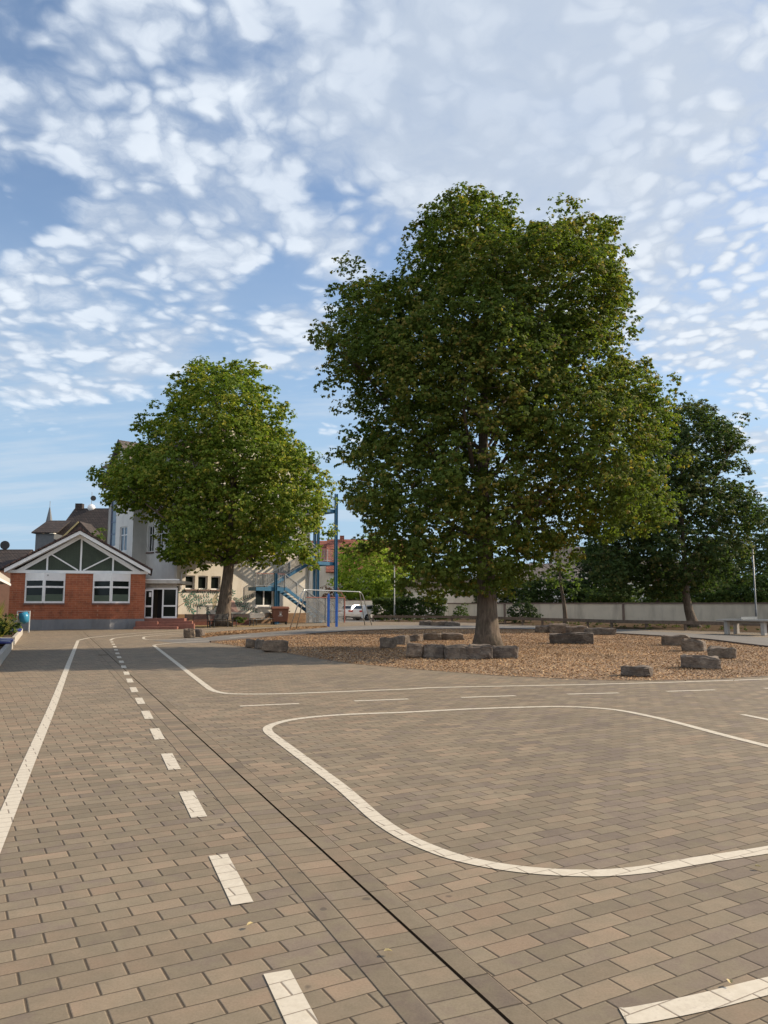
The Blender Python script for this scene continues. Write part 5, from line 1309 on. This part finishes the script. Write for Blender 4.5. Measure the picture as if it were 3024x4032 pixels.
blobtree('shrub', 'small upright shrub against the pale wall left of the big trunk', [(1785, 2428), (1790, 2395), (1815, 2383), (1838, 2395), (1838, 2428)], 75, 'bush', 113, .4, 40, .15, .7, .35, cat='shrub', r0=.03, zb=.06)
blobtree('shrub', 'reddish dark shrub in front of the white house by the stair', [(1270, 2370), (1275, 2325), (1300, 2305), (1330, 2330), (1345, 2370)], 79, 'purple', 117, .6, 45, .2, 1., .5, cat='shrub', r0=.04)
blobtree('shrub', 'green shrubs below the red framed window', [(1335, 2370), (1345, 2320), (1385, 2300), (1440, 2310), (1470, 2370)], 88, 'hedge', 119, .8, 55, .25, 1.6, .7, cat='shrub', r0=.05)
blobtree('shrub', 'green bush showing above the pavilion roof by the white building', [(375, 2120), (385, 2095), (405, 2088), (412, 2130), (380, 2135)], 75, 'bush', 121, .6, 40, .22, .8, .5, cat='shrub', r0=.04)
# hedge
hd = thing('clipped_hedge', 'dark clipped hedge with taller shoots beside the garage', 'hedge', (at(1483, 2400, 73.3).x, 73.3, 0), R(-1))
Lh = (1765-1483)/3072*73.3; rg = np.random.default_rng(5)
pts = np.c_[rg.uniform(-.25, Lh-.3, 900), rg.uniform(.0, 1.3, 900), rg.uniform(.15, 2.0, 900)]
sel = (pts[:, 1] < .35) | (pts[:, 2] > 1.6); pts = pts[sel]
sh = np.c_[rg.uniform(2.5, 5.5, 26), rg.uniform(.3, 1, 26), rg.uniform(2.1, 2.7, 26)]; rad = np.r_[np.full(len(pts), .33), np.full(26, .2)]
P_ = np.r_[pts, sh]; V, C = leaves(P_, unit(np.c_[np.zeros(len(P_)), -np.ones(len(P_)), np.full(len(P_), .5)]), rad, 70, .13, 'hedge', 8)
quads_mesh('foliage', V, C, 'leaf', hd)
m = MB(); 
for k in range(9): m.tube([(.4+k*Lh/9, .6, 0), (.4+k*Lh/9, .65, 1.6)], [.04, .02], 6)
m.build('stem', 'bark', hd)
V, C = leaves(WPTS, np.tile(np.array([0, -.3, 1.]), (len(WPTS), 1)), rgw.uniform(.12, .38, len(WPTS)), 28, .09, 'hedge', 91)
V[:, :, 2] = np.maximum(V[:, :, 2], .02); tag(quads_mesh('weeds', V, C*np.array([1.15, 1., .9]), 'leaf'), 'low weeds and dry ground cover growing between rail fence and boundary wall', 'weeds', kind='stuff')
# grasses and shrubs in planters
def grass_clump(p, label, h, n, pal, spread, seed, name='ornamental_grass', cat='plant'):
    rg = np.random.default_rng(seed); a = rg.uniform(0, 2*np.pi, n); r = rg.uniform(0, spread, n)
    base = np.c_[np.cos(a)*r*.6, np.sin(a)*r*.6, np.zeros(n)]; lean = np.c_[np.cos(a)*r*.9+rg.normal(0, .05, n), np.sin(a)*r*.9+rg.normal(0, .05, n), h*rg.uniform(.5, 1, n)]
    tip = base+lean; midp = base*.5+tip*.5+np.array([0, 0, .08*h]); side = np.c_[-np.sin(a+1), np.cos(a+1), np.zeros(n)]*.014
    V = np.stack([base-side, base+side, midp+side, midp-side], 1); V2 = np.stack([midp-side, midp+side, tip+side*.2, tip-side*.2], 1)
    pl = np.array(PAL[pal]); C = pl[rg.integers(0, 4, n)]
    t = thing(name, label, cat, (p[0], p[1], .22)); quads_mesh('blades', np.r_[V, V2], np.r_[C, C], 'leaf', t)
def onp(pl, s, o_): t, A, B, ang, L = pl; d_ = (B-A).normalized(); return A+d_*s+Vector((-d_.y, d_.x))*o_
grass_clump(onp(pB, 3.2, 1.25), 'tall feathery grass clump in the farther planter', 1.5, 900, 'straw', .5, 1)
grass_clump(onp(pB, 1.0, .95), 'straw coloured grass tuft between the two planters', .9, 700, 'straw', .7, 2)
grass_clump(onp(pA, pA[4]-.8, 1.1), 'low green grass tuft in the nearer planter', .9, 600, 'bush', .7, 3)
def pshrub(p, label, r, h, pal, seed):
    rg = np.random.default_rng(seed); n = 16; c = np.c_[rg.normal(0, r*.5, n), rg.normal(0, r*.5, n), rg.uniform(.1, h, n)]
    V, C = leaves(c, unit(c+np.array([0, 0, .2])), np.full(n, r*.5), 90, .09, pal, seed); t = thing('garden_shrub', label, 'shrub', (p[0], p[1], .22)); quads_mesh('foliage', V, C, 'leaf', t)
    MB().tube([(0, 0, -.1), (0.03, 0, h*.6)], [.03, .01], 6).build('stem', 'bark', t)
pshrub(onp(pB, 4.9, 1.0), 'round green shrub in the farther planter near the bag holder', .6, .75, 'bush', 4)
pshrub(onp(pB, 2.0, .55), 'small green shrub behind the first far seat pad', .5, .5, 'bush', 5)
pshrub(onp(pA, pA[4]-3.2, 1.0), 'dark green shrub at the left picture edge', .8, .9, 'hedge', 6)
# bed under the left tree
mtv = Vector(mt); ring = [(mtv.x+4.2*math.cos(a), mtv.y+.3+1.9*math.sin(a)) for a in [k*math.pi/16 for k in range(32)]]
sheet('tree_bed', ring, .01, 'litter')
pshrub((mtv.x+1.3, mtv.y-.6), 'small green plant at the foot of the left trunk', .35, .35, 'bush', 9)
# leaves fallen on the paving near the camera
for k, (px, py, lb) in enumerate([(1527, 3762, 'curled yellow leaf lying beside the drain slot'), (2875, 3884, 'small yellow leaf lying on the near white line'), (2985, 3424, 'pale seed lying near the curved line at right'), (985, 3655, 'tiny tan leaf on the paving left of the drain')]):
    x, y = G(px, py); t = bmesh.new(); vs = []
    for q in range(9):
        a = 2*math.pi*q/9; r = .011*(1+.5*abs(math.cos(a*1.5+k))); vs.append(t.verts.new((r*math.cos(a)*1.3, r*math.sin(a)*.8, .002+.008*abs(math.sin(a)))))
    cv = t.verts.new((0, 0, .003)); 
    for q in range(9): t.faces.new((vs[q], vs[(q+1) % 9], cv))
    me = bpy.data.meshes.new('fallen_leaf'); t.to_mesh(me); t.free(); me.materials.append(M['ochre']); o = bpy.data.objects.new('fallen_leaf', me); col.objects.link(o); o.location = (x, y, .016); o.rotation_euler = (0, 0, k*1.3); tag(o, lb, 'leaf', 'fallen leaves on the paving')
